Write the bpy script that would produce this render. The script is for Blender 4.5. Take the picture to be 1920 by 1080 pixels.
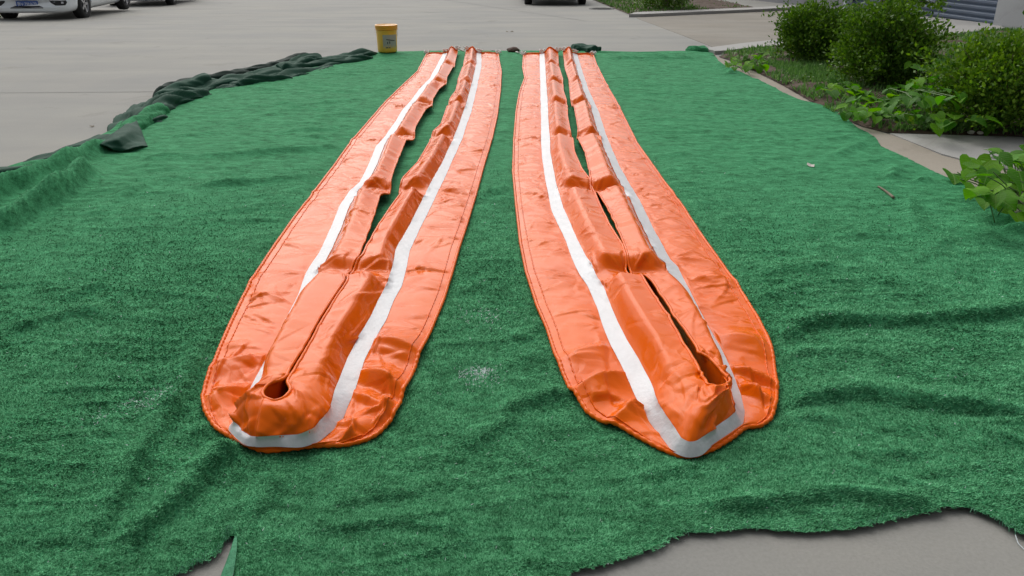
import bpy, bmesh, math, random
import numpy as np
from mathutils import Vector, Matrix
from mathutils.bvhtree import BVHTree

for o in list(bpy.data.objects):
    bpy.data.objects.remove(o, do_unlink=True)
SC = bpy.context.scene
COL = SC.collection
random.seed(7)
RNG = np.random.default_rng(11)

# ---------------------------------------------------------------- camera
FPX = 1580.0                      # focal length in pixels of the 1920 px wide photograph
PITCH = math.radians(22.52)
CAMH = 1.47
cam_data = bpy.data.cameras.new('camera')
cam_data.sensor_width = 36.0
cam_data.lens = FPX / 1920.0 * 36.0
cam_data.clip_start = 0.05
cam_data.clip_end = 2000.0
cam = bpy.data.objects.new('camera', cam_data)
cam.location = (0, 0, CAMH)
cam.rotation_euler = (math.pi / 2 - PITCH, 0, 0)
COL.objects.link(cam)
SC.camera = cam

# ---------------------------------------------------------------- sky and sun (bright overcast)
SUN_EL, SUN_AZ = math.radians(45), math.radians(-18)     # azimuth from +Y towards +X
world = bpy.data.worlds.new('World')
SC.world = world
world.use_nodes = True
wn, wl = world.node_tree.nodes, world.node_tree.links
wn.clear()
w_out = wn.new('ShaderNodeOutputWorld')
w_bg = wn.new('ShaderNodeBackground')
w_sky = wn.new('ShaderNodeTexSky')
w_sky.sky_type = 'NISHITA'
w_sky.sun_disc = False
w_sky.sun_elevation = SUN_EL
w_sky.sun_rotation = SUN_AZ
w_sky.air_density = 1.0
w_sky.dust_density = 4.0
w_sky.ozone_density = 1.0
w_hs = wn.new('ShaderNodeHueSaturation')
w_hs.inputs['Saturation'].default_value = 0.22
w_hs.inputs['Value'].default_value = 1.0
wl.new(w_sky.outputs[0], w_hs.inputs['Color'])
wl.new(w_hs.outputs[0], w_bg.inputs['Color'])
w_bg.inputs['Strength'].default_value = 0.080
wl.new(w_bg.outputs[0], w_out.inputs['Surface'])

sun_data = bpy.data.lights.new('sun', 'SUN')
sun_data.energy = 0.85
sun_data.angle = math.radians(64)
sun_data.color = (1.0, 0.965, 0.91)
sun = bpy.data.objects.new('sun', sun_data)
sd = Vector((math.sin(SUN_AZ) * math.cos(SUN_EL), math.cos(SUN_AZ) * math.cos(SUN_EL), math.sin(SUN_EL)))
sun.rotation_euler = sd.to_track_quat('Z', 'Y').to_euler()
sun.location = (0, 10, 30)
COL.objects.link(sun)

SC.view_settings.view_transform = 'Standard'
SC.view_settings.look = 'None'
SC.view_settings.exposure = 0.76
SC.view_settings.gamma = 1.0
SC.view_settings.use_curve_mapping = False
SC.render.engine = 'CYCLES'
SC.cycles.use_denoising = True
SC.cycles.max_bounces = 6
SC.cycles.diffuse_bounces = 3
SC.cycles.glossy_bounces = 3
SC.cycles.transparent_max_bounces = 6

# ---------------------------------------------------------------- helpers
CT, ST = math.cos(PITCH), math.sin(PITCH)

def gz(x, y):
    """height of the concrete: flat yard, falling gently away beyond the mat"""
    d = np.maximum(np.asarray(y, float) - 11.5, 0.0)
    return -0.022 * d * d / (d + 1.5)

def ray(px, py):
    u = (px - 960.0) / FPX
    v = (py - 540.0) / FPX
    return np.array([u, CT - v * ST, -ST - v * CT])

def P(px, py, z=0.0):
    """point on the ground (raised by z) seen at a pixel of the photograph"""
    d = ray(px, py)
    zz = z
    for _ in range(40):
        t = (CAMH - zz) / -d[2]
        zz = z + float(gz(d[0] * t, d[1] * t))
    return np.array([d[0] * t, d[1] * t, zz])

def PS(pts, z=0.0):
    return np.array([P(p[0], p[1], p[2] if len(p) > 2 else z) for p in pts])

# numpy gradient noise
_perm = np.random.default_rng(5).permutation(512)
_perm = np.concatenate([_perm, _perm, _perm])
_g3 = np.random.default_rng(6).normal(size=(512, 3))
_g3 /= np.linalg.norm(_g3, axis=1)[:, None]

def noise3(p):
    p = np.asarray(p, float)
    i = np.floor(p).astype(int)
    f = p - i
    i &= 255
    w = f * f * f * (f * (f * 6 - 15) + 10)
    out = np.zeros(p.shape[:-1])
    for dx in (0, 1):
        for dy in (0, 1):
            for dz in (0, 1):
                h = _perm[_perm[_perm[(i[..., 0] + dx) & 255] + ((i[..., 1] + dy) & 255)] + ((i[..., 2] + dz) & 255)]
                g = _g3[h]
                d = (g[..., 0] * (f[..., 0] - dx) + g[..., 1] * (f[..., 1] - dy) + g[..., 2] * (f[..., 2] - dz))
                ww = (w[..., 0] if dx else 1 - w[..., 0]) * (w[..., 1] if dy else 1 - w[..., 1]) * (w[..., 2] if dz else 1 - w[..., 2])
                out += d * ww
    return out

def n2(x, y, s, seed=0.0):
    p = np.stack([np.asarray(x) * s, np.asarray(y) * s, np.full_like(np.asarray(x, float), seed * 7.31 + 0.5)], -1)
    return noise3(p)

def smooth1(a, k):
    a = np.asarray(a, float)
    if k < 1:
        return a
    w = np.exp(-0.5 * (np.arange(-3 * k, 3 * k + 1) / k) ** 2)
    w /= w.sum()
    pad = [(3 * k, 3 * k)] + [(0, 0)] * (a.ndim - 1)
    ap = np.pad(a, pad, mode='edge')
    if a.ndim == 1:
        return np.convolve(ap, w, 'valid')
    return np.stack([np.convolve(ap[:, c], w, 'valid') for c in range(a.shape[1])], 1)

def sstep(a, b, x):
    t = np.clip((np.asarray(x, float) - a) / (b - a), 0, 1)
    return t * t * (3 - 2 * t)

def mesh_np(name, V, F, mat=None, parent=None, smooth=True, mats=None, midx=None):
    """one mesh object from numpy vertices and an (n,k) face array"""
    V = np.asarray(V, np.float32)
    me = bpy.data.meshes.new(name)
    if isinstance(F, np.ndarray):
        n, k = F.shape
        me.vertices.add(len(V))
        me.vertices.foreach_set('co', V.ravel())
        me.loops.add(n * k)
        me.loops.foreach_set('vertex_index', F.astype(np.int32).ravel())
        me.polygons.add(n)
        me.polygons.foreach_set('loop_start', np.arange(0, n * k, k, dtype=np.int32))
        me.polygons.foreach_set('loop_total', np.full(n, k, np.int32))
        me.update(calc_edges=True)
    else:
        me.from_pydata(V.tolist(), [], [list(map(int, f)) for f in F])
        me.update()
    if smooth:
        me.polygons.foreach_set('use_smooth', np.ones(len(me.polygons), bool))
    for m in (mats or ([mat] if mat else [])):
        me.materials.append(m)
    if midx is not None:
        me.polygons.foreach_set('material_index', np.asarray(midx, np.int32))
    me.validate()
    return link(name, me, parent)

def link(name, data, parent=None):
    o = bpy.data.objects.new(name, data)
    COL.objects.link(o)
    if parent is not None:
        o.parent = parent
    return o

def tag(o, label=None, cat=None, group=None, kind=None):
    if label: o['label'] = label
    if cat: o['category'] = cat
    if group: o['group'] = group
    if kind: o['kind'] = kind
    return o

def empty(name, loc=(0, 0, 0), rz=0.0):
    o = bpy.data.objects.new(name, None)
    o.empty_display_size = 0.1
    o.location = loc
    o.rotation_euler = (0, 0, rz)
    COL.objects.link(o)
    return o

def grid_faces(nu, nv, closed_v=False):
    i = np.arange(nu - 1)[:, None]
    j = np.arange(nv if closed_v else nv - 1)[None, :]
    a = i * nv + j
    b = i * nv + (j + 1) % nv
    return np.stack([a, b, b + nv, a + nv], -1).reshape(-1, 4)

def tube_vf(path, rad, n=8, caps=False):
    """tube round a polyline; rad is a number or an array"""
    path = np.asarray(path, float)
    m = len(path)
    rad = np.broadcast_to(np.asarray(rad, float), (m,))
    T = np.gradient(path, axis=0)
    T /= np.linalg.norm(T, axis=1)[:, None] + 1e-9
    up = np.where(np.abs(T[:, 2:3]) > 0.95, np.array([[1.0, 0, 0]]), np.array([[0, 0, 1.0]]))
    A = np.cross(T, up); A /= np.linalg.norm(A, axis=1)[:, None] + 1e-9
    B = np.cross(A, T)
    ang = np.linspace(0, 2 * math.pi, n, endpoint=False)
    V = path[:, None] + rad[:, None, None] * (np.cos(ang)[None, :, None] * A[:, None] + np.sin(ang)[None, :, None] * B[:, None])
    F = [list(f) for f in grid_faces(m, n, True)]
    V = V.reshape(-1, 3)
    if caps:
        F.append(list(range(n))[::-1]); F.append(list(range((m - 1) * n, m * n)))
    return V, F

def resample(pts, step):
    pts = np.asarray(pts, float)
    s = np.concatenate([[0], np.cumsum(np.linalg.norm(np.diff(pts, axis=0), axis=1))])
    n = max(2, int(s[-1] / step) + 1)
    t = np.linspace(0, s[-1], n)
    return np.stack([np.interp(t, s, pts[:, c]) for c in range(pts.shape[1])], 1)

def box_vf(x0, x1, y0, y1, z0, z1):
    V = [(x, y, z) for z in (z0, z1) for y in (y0, y1) for x in (x0, x1)]
    F = [(0, 2, 3, 1), (4, 5, 7, 6), (0, 1, 5, 4), (2, 6, 7, 3), (0, 4, 6, 2), (1, 3, 7, 5)]
    return V, F

class MB:
    def __init__(s): s.V = []; s.F = []
    def add(s, V, F):
        n = len(s.V)
        s.V.extend([tuple(v) for v in V])
        s.F.extend([[i + n for i in f] for f in F])
        return s
    def box(s, *a): return s.add(*box_vf(*a))
    def tube(s, path, rad, n=8, caps=True): return s.add(*tube_vf(path, rad, n, caps))
    def build(s, name, mat, parent=None, smooth=False):
        return mesh_np(name, s.V, s.F, mat, parent, smooth)

# ---------------------------------------------------------------- materials
def new_mat(name):
    m = bpy.data.materials.new(name)
    m.use_nodes = True
    nt = m.node_tree
    return m, nt.nodes, nt.links, nt.nodes['Principled BSDF']

def simple(name, col, rough=0.6, metal=0.0, coat=0.0, noise_amt=0.12, noise_scale=8.0, bump=0.0, bump_scale=60.0, spec=None):
    m, n, l, b = new_mat(name)
    tc = n.new('ShaderNodeTexCoord')
    nz = n.new('ShaderNodeTexNoise'); nz.inputs['Scale'].default_value = noise_scale; nz.inputs['Detail'].default_value = 5
    l.new(tc.outputs['Object'], nz.inputs['Vector'])
    mx = n.new('ShaderNodeMix'); mx.data_type = 'RGBA'
    mx.inputs['A'].default_value = tuple(c * (1 - noise_amt) for c in col) + (1,)
    mx.inputs['B'].default_value = tuple(min(1, c * (1 + noise_amt)) for c in col) + (1,)
    l.new(nz.outputs['Fac'], mx.inputs['Factor'])
    l.new(mx.outputs['Result'], b.inputs['Base Color'])
    b.inputs['Roughness'].default_value = rough
    b.inputs['Metallic'].default_value = metal
    b.inputs['Coat Weight'].default_value = coat
    if spec is not None: b.inputs['Specular IOR Level'].default_value = spec
    if bump > 0:
        nb = n.new('ShaderNodeTexNoise'); nb.inputs['Scale'].default_value = bump_scale; nb.inputs['Detail'].default_value = 4
        l.new(tc.outputs['Object'], nb.inputs['Vector'])
        bp = n.new('ShaderNodeBump'); bp.inputs['Strength'].default_value = bump; bp.inputs['Distance'].default_value = 0.01
        l.new(nb.outputs['Fac'], bp.inputs['Height'])
        l.new(bp.outputs[0], b.inputs['Normal'])
    return m

def ramp(n, stops):
    r = n.new('ShaderNodeValToRGB')
    e = r.color_ramp.elements
    while len(e) > 1: e.remove(e[-1])
    e[0].position, e[0].color = stops[0][0], tuple(stops[0][1]) + (1,)
    for p, c in stops[1:]:
        k = e.new(p); k.color = tuple(c) + (1,)
    return r

def concrete_mat(name, c0, c1, streak=True):
    m, n, l, b = new_mat(name)
    tc = n.new('ShaderNodeTexCoord')
    a = n.new('ShaderNodeTexNoise'); a.inputs['Scale'].default_value = 0.55; a.inputs['Detail'].default_value = 7; a.inputs['Roughness'].default_value = 0.62
    l.new(tc.outputs['Object'], a.inputs['Vector'])
    r = ramp(n, [(0.3, c0), (0.52, tuple((x + y) / 2 for x, y in zip(c0, c1))), (0.72, c1)])
    l.new(a.outputs['Fac'], r.inputs[0])
    mp = n.new('ShaderNodeMapping'); mp.inputs['Scale'].default_value = (0.35, 1.6, 1)
    mp.inputs['Rotation'].default_value = (0, 0, math.radians(7))
    l.new(tc.outputs['Object'], mp.inputs['Vector'])
    s = n.new('ShaderNodeTexNoise'); s.inputs['Scale'].default_value = 1.1; s.inputs['Detail'].default_value = 5
    l.new(mp.outputs[0], s.inputs['Vector'])
    r2 = ramp(n, [(0.35, (0.93, 0.93, 0.935)), (0.65, (1.05, 1.045, 1.03))])
    l.new(s.outputs['Fac'], r2.inputs[0])
    mx = n.new('ShaderNodeMix'); mx.data_type = 'RGBA'; mx.blend_type = 'MULTIPLY'; mx.inputs['Factor'].default_value = 1.0 if streak else 0.4
    l.new(r.outputs[0], mx.inputs['A']); l.new(r2.outputs[0], mx.inputs['B'])
    st_ = n.new('ShaderNodeTexNoise'); st_.inputs['Scale'].default_value = 1.3; st_.inputs['Detail'].default_value = 9; st_.inputs['Roughness'].default_value = 0.7; st_.inputs['Distortion'].default_value = 0.6
    l.new(tc.outputs['Object'], st_.inputs['Vector'])
    rs_ = ramp(n, [(0.30, (0.80, 0.79, 0.77)), (0.42, (1, 1, 1)), (0.62, (1, 1, 1)), (0.72, (1.06, 1.05, 1.03))])
    l.new(st_.outputs['Fac'], rs_.inputs[0])
    ms_ = n.new('ShaderNodeMix'); ms_.data_type = 'RGBA'; ms_.blend_type = 'MULTIPLY'; ms_.inputs['Factor'].default_value = 0.9
    l.new(mx.outputs['Result'], ms_.inputs['A']); l.new(rs_.outputs[0], ms_.inputs['B']); mx = ms_
    f = n.new('ShaderNodeTexNoise'); f.inputs['Scale'].default_value = 90; f.inputs['Detail'].default_value = 5; f.inputs['Roughness'].default_value = 0.75
    l.new(tc.outputs['Object'], f.inputs['Vector'])
    r3 = ramp(n, [(0.3, (0.90, 0.90, 0.90)), (0.7, (1.08, 1.08, 1.08))])
    l.new(f.outputs['Fac'], r3.inputs[0])
    mx2 = n.new('ShaderNodeMix'); mx2.data_type = 'RGBA'; mx2.blend_type = 'MULTIPLY'; mx2.inputs['Factor'].default_value = 1.0
    l.new(mx.outputs['Result'], mx2.inputs['A']); l.new(r3.outputs[0], mx2.inputs['B'])
    l.new(mx2.outputs['Result'], b.inputs['Base Color'])
    b.inputs['Roughness'].default_value = 0.85
    b.inputs['Specular IOR Level'].default_value = 0.3
    bp = n.new('ShaderNodeBump'); bp.inputs['Strength'].default_value = 0.35; bp.inputs['Distance'].default_value = 0.004
    l.new(f.outputs['Fac'], bp.inputs['Height']); l.new(bp.outputs[0], b.inputs['Normal'])
    return m

def leaf_mat(name, c0, c1, rough=0.45, trans=0.25):
    """foliage: hue varies leaf by leaf (each leaf is its own mesh island)"""
    m, n, l, b = new_mat(name)
    g = n.new('ShaderNodeNewGeometry')
    r = ramp(n, [(0.0, c0), (0.6, tuple((x + y) / 2 for x, y in zip(c0, c1))), (1.0, c1)])
    oi = n.new('ShaderNodeObjectInfo')
    ad = n.new('ShaderNodeMath'); ad.operation = 'ADD'
    fr = n.new('ShaderNodeMath'); fr.operation = 'FRACT'
    l.new(g.outputs['Random Per Island'], ad.inputs[0]); l.new(oi.outputs['Random'], ad.inputs[1])
    l.new(ad.outputs[0], fr.inputs[0]); l.new(fr.outputs[0], r.inputs[0])
    l.new(r.outputs[0], b.inputs['Base Color'])
    b.inputs['Roughness'].default_value = rough
    b.inputs['Specular IOR Level'].default_value = 0.15
    tr = n.new('ShaderNodeBsdfTranslucent')
    hs = n.new('ShaderNodeHueSaturation'); hs.inputs['Value'].default_value = 1.5; hs.inputs['Saturation'].default_value = 1.1
    l.new(r.outputs[0], hs.inputs['Color']); l.new(hs.outputs[0], tr.inputs['Color'])
    ms = n.new('ShaderNodeMixShader'); ms.inputs[0].default_value = trans
    out = n['Material Output']
    l.new(b.outputs[0], ms.inputs[1]); l.new(tr.outputs[0], ms.inputs[2]); l.new(ms.outputs[0], out.inputs['Surface'])
    return m
# ================================================================ ground
M_CONC = concrete_mat('yard_concrete', (0.246, 0.247, 0.236), (0.300, 0.291, 0.262))
M_CONC_WARM = concrete_mat('side_road_concrete', (0.215, 0.195, 0.165), (0.28, 0.262, 0.228))
M_KERB = concrete_mat('kerb_concrete', (0.27, 0.238, 0.195), (0.335, 0.30, 0.25), False)
M_PALE = concrete_mat('pale_concrete', (0.33, 0.325, 0.312), (0.40, 0.392, 0.378), False)
M_SOIL = simple('soil', (0.075, 0.048, 0.032), 0.95, noise_amt=0.5, noise_scale=14, bump=0.9, bump_scale=45)

def in_poly(x, y, poly):
    x = np.asarray(x); y = np.asarray(y)
    r = np.zeros(x.shape, bool)
    n = len(poly)
    for i in range(n):
        x0, y0 = poly[i][:2]; x1, y1 = poly[(i + 1) % n][:2]
        c = ((y0 > y) != (y1 > y)) & (x < (x1 - x0) * (y - y0) / (y1 - y0 + 1e-12) + x0)
        r ^= c
    return r

def poly_dist(x, y, poly, closed=True):
    """distance to a polygon outline and the nearest point on it"""
    best = np.full(x.shape, 1e9); bx = np.zeros(x.shape); by = np.zeros(x.shape)
    n = len(poly)
    for i in range(n if closed else n - 1):
        a = np.asarray(poly[i][:2]); b = np.asarray(poly[(i + 1) % n][:2])
        d = b - a
        t = np.clip(((x - a[0]) * d[0] + (y - a[1]) * d[1]) / (d @ d + 1e-12), 0, 1)
        qx, qy = a[0] + t * d[0], a[1] + t * d[1]
        dd = np.hypot(x - qx, y - qy)
        m = dd < best
        best[m] = dd[m]; bx[m] = qx[m]; by[m] = qy[m]
    return best, bx, by

# the yard: one sheet to the horizon
xs = np.concatenate([[-600, -200, -80, -40], np.linspace(-25, 25, 51), [40, 80, 200, 600]])
ys = np.concatenate([[-400, -100, -30, -10], np.linspace(-4, 60, 129), [80, 130, 250, 600, 1200]])
GX, GY = np.meshgrid(xs, ys, indexing='ij')
GZ = gz(GX, np.minimum(GY, 60))
ground = mesh_np('ground', np.stack([GX, GY, GZ], -1).reshape(-1, 3), grid_faces(len(xs), len(ys)), M_CONC)
tag(ground, kind='structure')

def slab(name, px, top, thick, mat, kind='structure', wob=0.0, raw=False):
    """flat paved piece with real edges, outline given on the ground"""
    pts = np.asarray(px, float) if raw else PS(px)
    pts = resample(np.vstack([pts, pts[:1]]), 0.35)[:-1] if thick else resample(np.vstack([pts, pts[:1]]), 0.35)[:-1]
    n = len(pts)
    base = gz(pts[:, 0], pts[:, 1])
    off = n2(pts[:, 0], pts[:, 1], 2.0, 3) * wob
    T = np.stack([pts[:, 0] + off, pts[:, 1] - off, base + top], 1)
    B = np.stack([pts[:, 0] + off, pts[:, 1] - off, base + top - thick], 1)
    bm = bmesh.new()
    tv = [bm.verts.new(v) for v in T]; bv = [bm.verts.new(v) for v in B]
    f = bm.faces.new(tv)
    for i in range(n):
        bm.faces.new((tv[i], bv[i], bv[(i + 1) % n], tv[(i + 1) % n]))
    bmesh.ops.recalc_face_normals(bm, faces=bm.faces[:])
    bmesh.ops.triangulate(bm, faces=[f])
    me = bpy.data.meshes.new(name); bm.to_mesh(me); bm.free()
    me.materials.append(mat)
    return tag(link(name, me), kind=kind)

slab('side_road', [(1345, 92), (1190, 33), (1480, 19), (1590, 12), (1640, 30), (1720, 62), (1600, 80), (1465, 86)], 0.004, 0.02, M_CONC_WARM)
slab('kerb_strip', [(1330, 96), (1346, 108), (1380, 119), (1440, 148), (1500, 181), (1560, 216), (1620, 241), (1668, 252), (1742, 283), (1800, 306),
                    (1920, 325), (2150, 380), (2150, 520), (1990, 455), (1830, 385), (1700, 325), (1600, 270), (1540, 235), (1460, 190), (1380, 150), (1330, 120)],
     0.006, 0.03, M_KERB, wob=0.03)
slab('entrance_slab', [(1668, 252.5), (1885, 259), (2150, 265), (2150, 378), (1920, 324), (1802, 305.5), (1742, 282)], 0.012, 0.05, M_PALE)
slab('road_kerb', [(1318, 97), (1345, 104), (1400, 96), (1465, 91), (1560, 84), (1722, 76), (1722, 70), (1560, 76), (1465, 80), (1400, 86)], 0.05, 0.09, M_PALE, wob=0.02)
slab('road_kerb', [(1180, 32.5), (1192, 33), (1300, 28), (1425, 22.5), (1500, 18), (1580, 14), (1580, 11), (1500, 14), (1425, 18.5), (1300, 24), (1192, 28.5)], 0.07, 0.12, M_PALE, wob=0.02)
slab('entrance_slab', [(1722, 76), (1885, 58.5), (1868, 51), (1588, 17), (1560, 18), (1600, 40), (1680, 62)], 0.055, 0.12, M_PALE)

# slab joints in the yard: shallow sealed grooves
M_JOINT = simple('joint_sealant', (0.15, 0.145, 0.14), 0.9, noise_amt=0.3)
for (a, b, w) in (((-200, 176), (330, 172), 0.014), ((1100, 40), (700, -20), 0.02)):
    p, q = P(*a), P(*b)
    L = np.linspace(0, 1, 40)[:, None] * (q - p)[None] + p[None]
    d = (q - p)[:2] / np.linalg.norm((q - p)[:2])
    nrm = np.array([-d[1], d[0], 0])
    L[:, 2] = gz(L[:, 0], L[:, 1]) + 0.003
    wv = w * (1 + 0.5 * n2(L[:, 0], L[:, 1], 3.0, 9))[:, None] * 0.5
    V = np.concatenate([L - nrm * wv, L + nrm * wv], 1).reshape(-1, 3)
    tag(mesh_np('slab_joint', V, grid_faces(40, 2), M_JOINT), kind='structure')

def bed(name, px, seed, amp=0.03, step=0.09):
    pts = PS(px)[:, :2]
    x0, y0 = pts.min(0); x1, y1 = pts.max(0)
    X, Y = np.meshgrid(np.arange(x0, x1 + step, step), np.arange(y0, y1 + step, step), indexing='ij')
    ins = in_poly(X, Y, pts)
    D, bx, by = poly_dist(X, Y, pts)
    snap = (D < step * 0.75)
    Xs = np.where(snap, bx, X); Ys = np.where(snap, by, Y)
    Z = gz(Xs, Ys) + 0.008 + np.where(snap, 0, 0.02 + amp * (n2(X, Y, 3.5, seed) + 0.6 * n2(X, Y, 9, seed + 1) + 0.4))
    keep = ins | snap
    F = grid_faces(*X.shape)
    F = F[keep.ravel()[F].all(1)]
    o = mesh_np(name, np.stack([Xs, Ys, Z], -1).reshape(-1, 3), F, M_SOIL)
    return tag(o, kind='structure'), pts
BED, BED_PTS = bed('planting_bed', [(1347, 107), (1381, 118), (1441, 147), (1501, 180), (1561, 215), (1621, 240), (1668, 251), (1885, 257), (2300, 262), (2300, 66), (1886, 60), (1722, 77.5), (1560, 85), (1465, 92), (1400, 97)], 21, 0.05)
BED2, BED2_PTS = bed('planting_bed', [(1112, 0), (1183, 29), (1425, 18), (1330, 0), (1310, -20), (1080, -20)], 25, 0.08, 0.12)
# ================================================================ green turf mat
CARPET_PX = [(-500, 1200), (-330, 470), (-60, 372), (0, 352), (60, 328), (180, 280), (245, 245), (300, 205), (380, 172), (460, 152), (560, 124), (640, 110), (710, 100),
    (800, 97), (940, 97), (985, 97), (1110, 97), (1200, 99), (1300, 97), (1322, 93), (1335, 100), (1347, 118), (1362, 128), (1395, 140), (1440, 163), (1500, 190),
    (1560, 203), (1580, 220), (1608, 243), (1640, 260), (1652, 278), (1700, 300), (1760, 330), (1810, 350), (1830, 362), (1870, 378), (1885, 395), (1900, 402),
    (1925, 412), (2000, 450), (2250, 560), (2350, 900), (2100, 1100), (1960, 1035), (1920, 1013), (1900, 1005), (1870, 985), (1830, 967), (1790, 957), (1770, 962),
    (1730, 972), (1690, 978), (1600, 998), (1560, 1003), (1500, 1006), (1430, 1000), (1390, 1000), (1330, 1007), (1290, 1005), (1255, 1015), (1220, 1035), (1170, 1053),
    (1120, 1068), (1070, 1080), (1000, 1105), (800, 1130), (600, 1130), (450, 1120), (436, 1080), (443, 1030), (441, 985), (434, 1002), (415, 1040), (370, 1066), (335, 1082), (250, 1115), (0, 1200)]
CP = PS(CARPET_PX)[:, :2]
BOOM_FOOT = [PS([(801, 100), (660, 265), (540, 420), (454, 560), (381, 744), (425, 812), (504, 846), (685, 825), (750, 754), (832, 560), (892, 365), (938, 170), (934, 98)])[:, :2],
             PS([(982, 100), (964, 261), (968, 385), (1007, 572), (1100, 772), (1267, 852), (1305, 854), (1445, 785), (1450, 675), (1357, 499), (1195, 269), (1111, 100)])[:, :2]]

# folds seen in the mat: pixel polyline, height m, half width m towards the viewer / away
FOLDS = [
    ([(395, 640), (375, 700), (335, 775), (275, 865), (222, 940), (180, 1010)], .030, .045, .11),
    ([(446, 842), (400, 890), (340, 952), (285, 1000), (250, 1040)], .034, .040, .10),
    ([(420, 800), (390, 815), (360, 828)], .015, .03, .06),
    ([(530, 900), (500, 950), (472, 990)], .022, .04, .10),
    ([(1460, 650), (1490, 622), (1560, 612), (1680, 614), (1790, 606), (1870, 598), (1960, 585)], .034, .04, .16),
    ([(1440, 690), (1500, 672), (1580, 668)], .014, .03, .08),
    ([(1470, 770), (1560, 748), (1640, 750), (1740, 772), (1850, 778), (1960, 785)], .030, .045, .15),
    ([(1480, 800), (1540, 790), (1600, 800)], .012, .03, .08),
    ([(1340, 958), (1440, 950), (1540, 944), (1600, 941), (1680, 950), (1760, 952)], .026, .018, .07),
    ([(1590, 880), (1660, 905), (1740, 930)], .012, .02, .05),
    ([(940, 790), (1000, 760), (1060, 742), (1090, 746)], .022, .035, .09),
    ([(870, 850), (920, 815), (980, 795)], .014, .03, .09),
    ([(880, 380), (920, 366), (962, 357)], .020, .03, .10),
    ([(960, 655), (1000, 625), (1030, 600)], .014, .03, .08),
    ([(900, 720), (960, 690), (1030, 660)], .010, .04, .08),
    ([(270, 302), (320, 297), (370, 298)], .016, .03, .09),
    ([(360, 300), (450, 296), (560, 288), (650, 281)], .024, .03, .11),
    ([(370, 356), (440, 350), (520, 344), (600, 336)], .024, .03, .11),
    ([(240, 372), (290, 350), (330, 338)], .012, .03, .07),
    ([(170, 408), (230, 376), (270, 352)], .012, .03, .08),
    ([(540, 250), (600, 247), (640, 245)], .014, .03, .08), ([(560, 262), (620, 261)], .012, .03, .08),
    ([(610, 338), (570, 345)], .014, .03, .08),
    ([(560, 200), (620, 196), (680, 188)], .012, .03, .09), ([(600, 220), (660, 216)], .010, .03, .08),
    ([(700, 176), (730, 166), (760, 160)], .014, .03, .08),
    ([(420, 240), (520, 215)], .010, .03, .08), ([(320, 262), (420, 250)], .008, .03, .10),
    ([(0, 642), (60, 615), (130, 602), (200, 588)], .018, .03, .10), ([(110, 570), (160, 552), (210, 540)], .014, .03, .08),
    ([(0, 500), (70, 470), (150, 462)], .010, .04, .10), ([(80, 735), (200, 730)], .008, .04, .10), ([(80, 1015), (180, 1018)], .010, .03, .08),
    ([(-30, 455), (30, 425), (90, 390), (140, 358), (175, 325)], .105, .06, .20),
    ([(-60, 395), (0, 375), (80, 340), (160, 300), (210, 280)], .09, .06, .13),
    ([(1420, 520), (1500, 510), (1560, 500)], .012, .03, .10), ([(1440, 565), (1510, 540)], .014, .02, .06),
    ([(1700, 500), (1750, 480), (1775, 455)], .012, .03, .10), ([(1700, 380), (1712, 420), (1720, 450)], .016, .025, .06),
    ([(1200, 300), (1260, 296), (1290, 292)], .010, .03, .09), ([(1290, 390), (1380, 380)], .010, .03, .08),
    ([(1400, 220), (1440, 232), (1470, 236)], .012, .03, .07), ([(1385, 235), (1410, 240)], .010, .03, .07),
    ([(1415, 150), (1440, 163), (1460, 172)], .030, .03, .07), ([(1360, 135), (1372, 140)], .030, .03, .06),
    ([(1560, 300), (1600, 282), (1618, 270)], .018, .03, .07), ([(1625, 310), (1655, 306)], .020, .03, .06), ([(1600, 330), (1640, 336)], .012, .03, .06),
    ([(1665, 345), (1680, 320)], .022, .03, .06), ([(1725, 350), (1735, 340)], .022, .03, .05),
    ([(1850, 388), (1900, 392), (1930, 396)], .035, .03, .07), ([(1855, 405), (1870, 418), (1900, 425)], .035, .03, .08), ([(1880, 440), (1930, 432)], .025, .03, .07),
    ([(1340, 104), (1348, 120), (1352, 130)], .03, .03, .06), ([(1140, 112), (1250, 113), (1310, 109)], .02, .06, .12),
    ([(560, 1010), (760, 1000), (900, 1006)], .009, .04, .10), ([(1200, 905), (1300, 890)], .008, .04, .12), ([(700, 930), (760, 900)], .008, .04, .1),
    ([(1650, 860), (1800, 850), (1920, 835)], .010, .05, .14), ([(1560, 660), (1640, 665), (1690, 690)], .010, .04, .1),
]
FOLD_W = []
for (px, h, wn, wf) in FOLDS:
    w = PS(px)[:, :2]
    FOLD_W.append((resample(w, 0.08), h, wn, wf))

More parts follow.
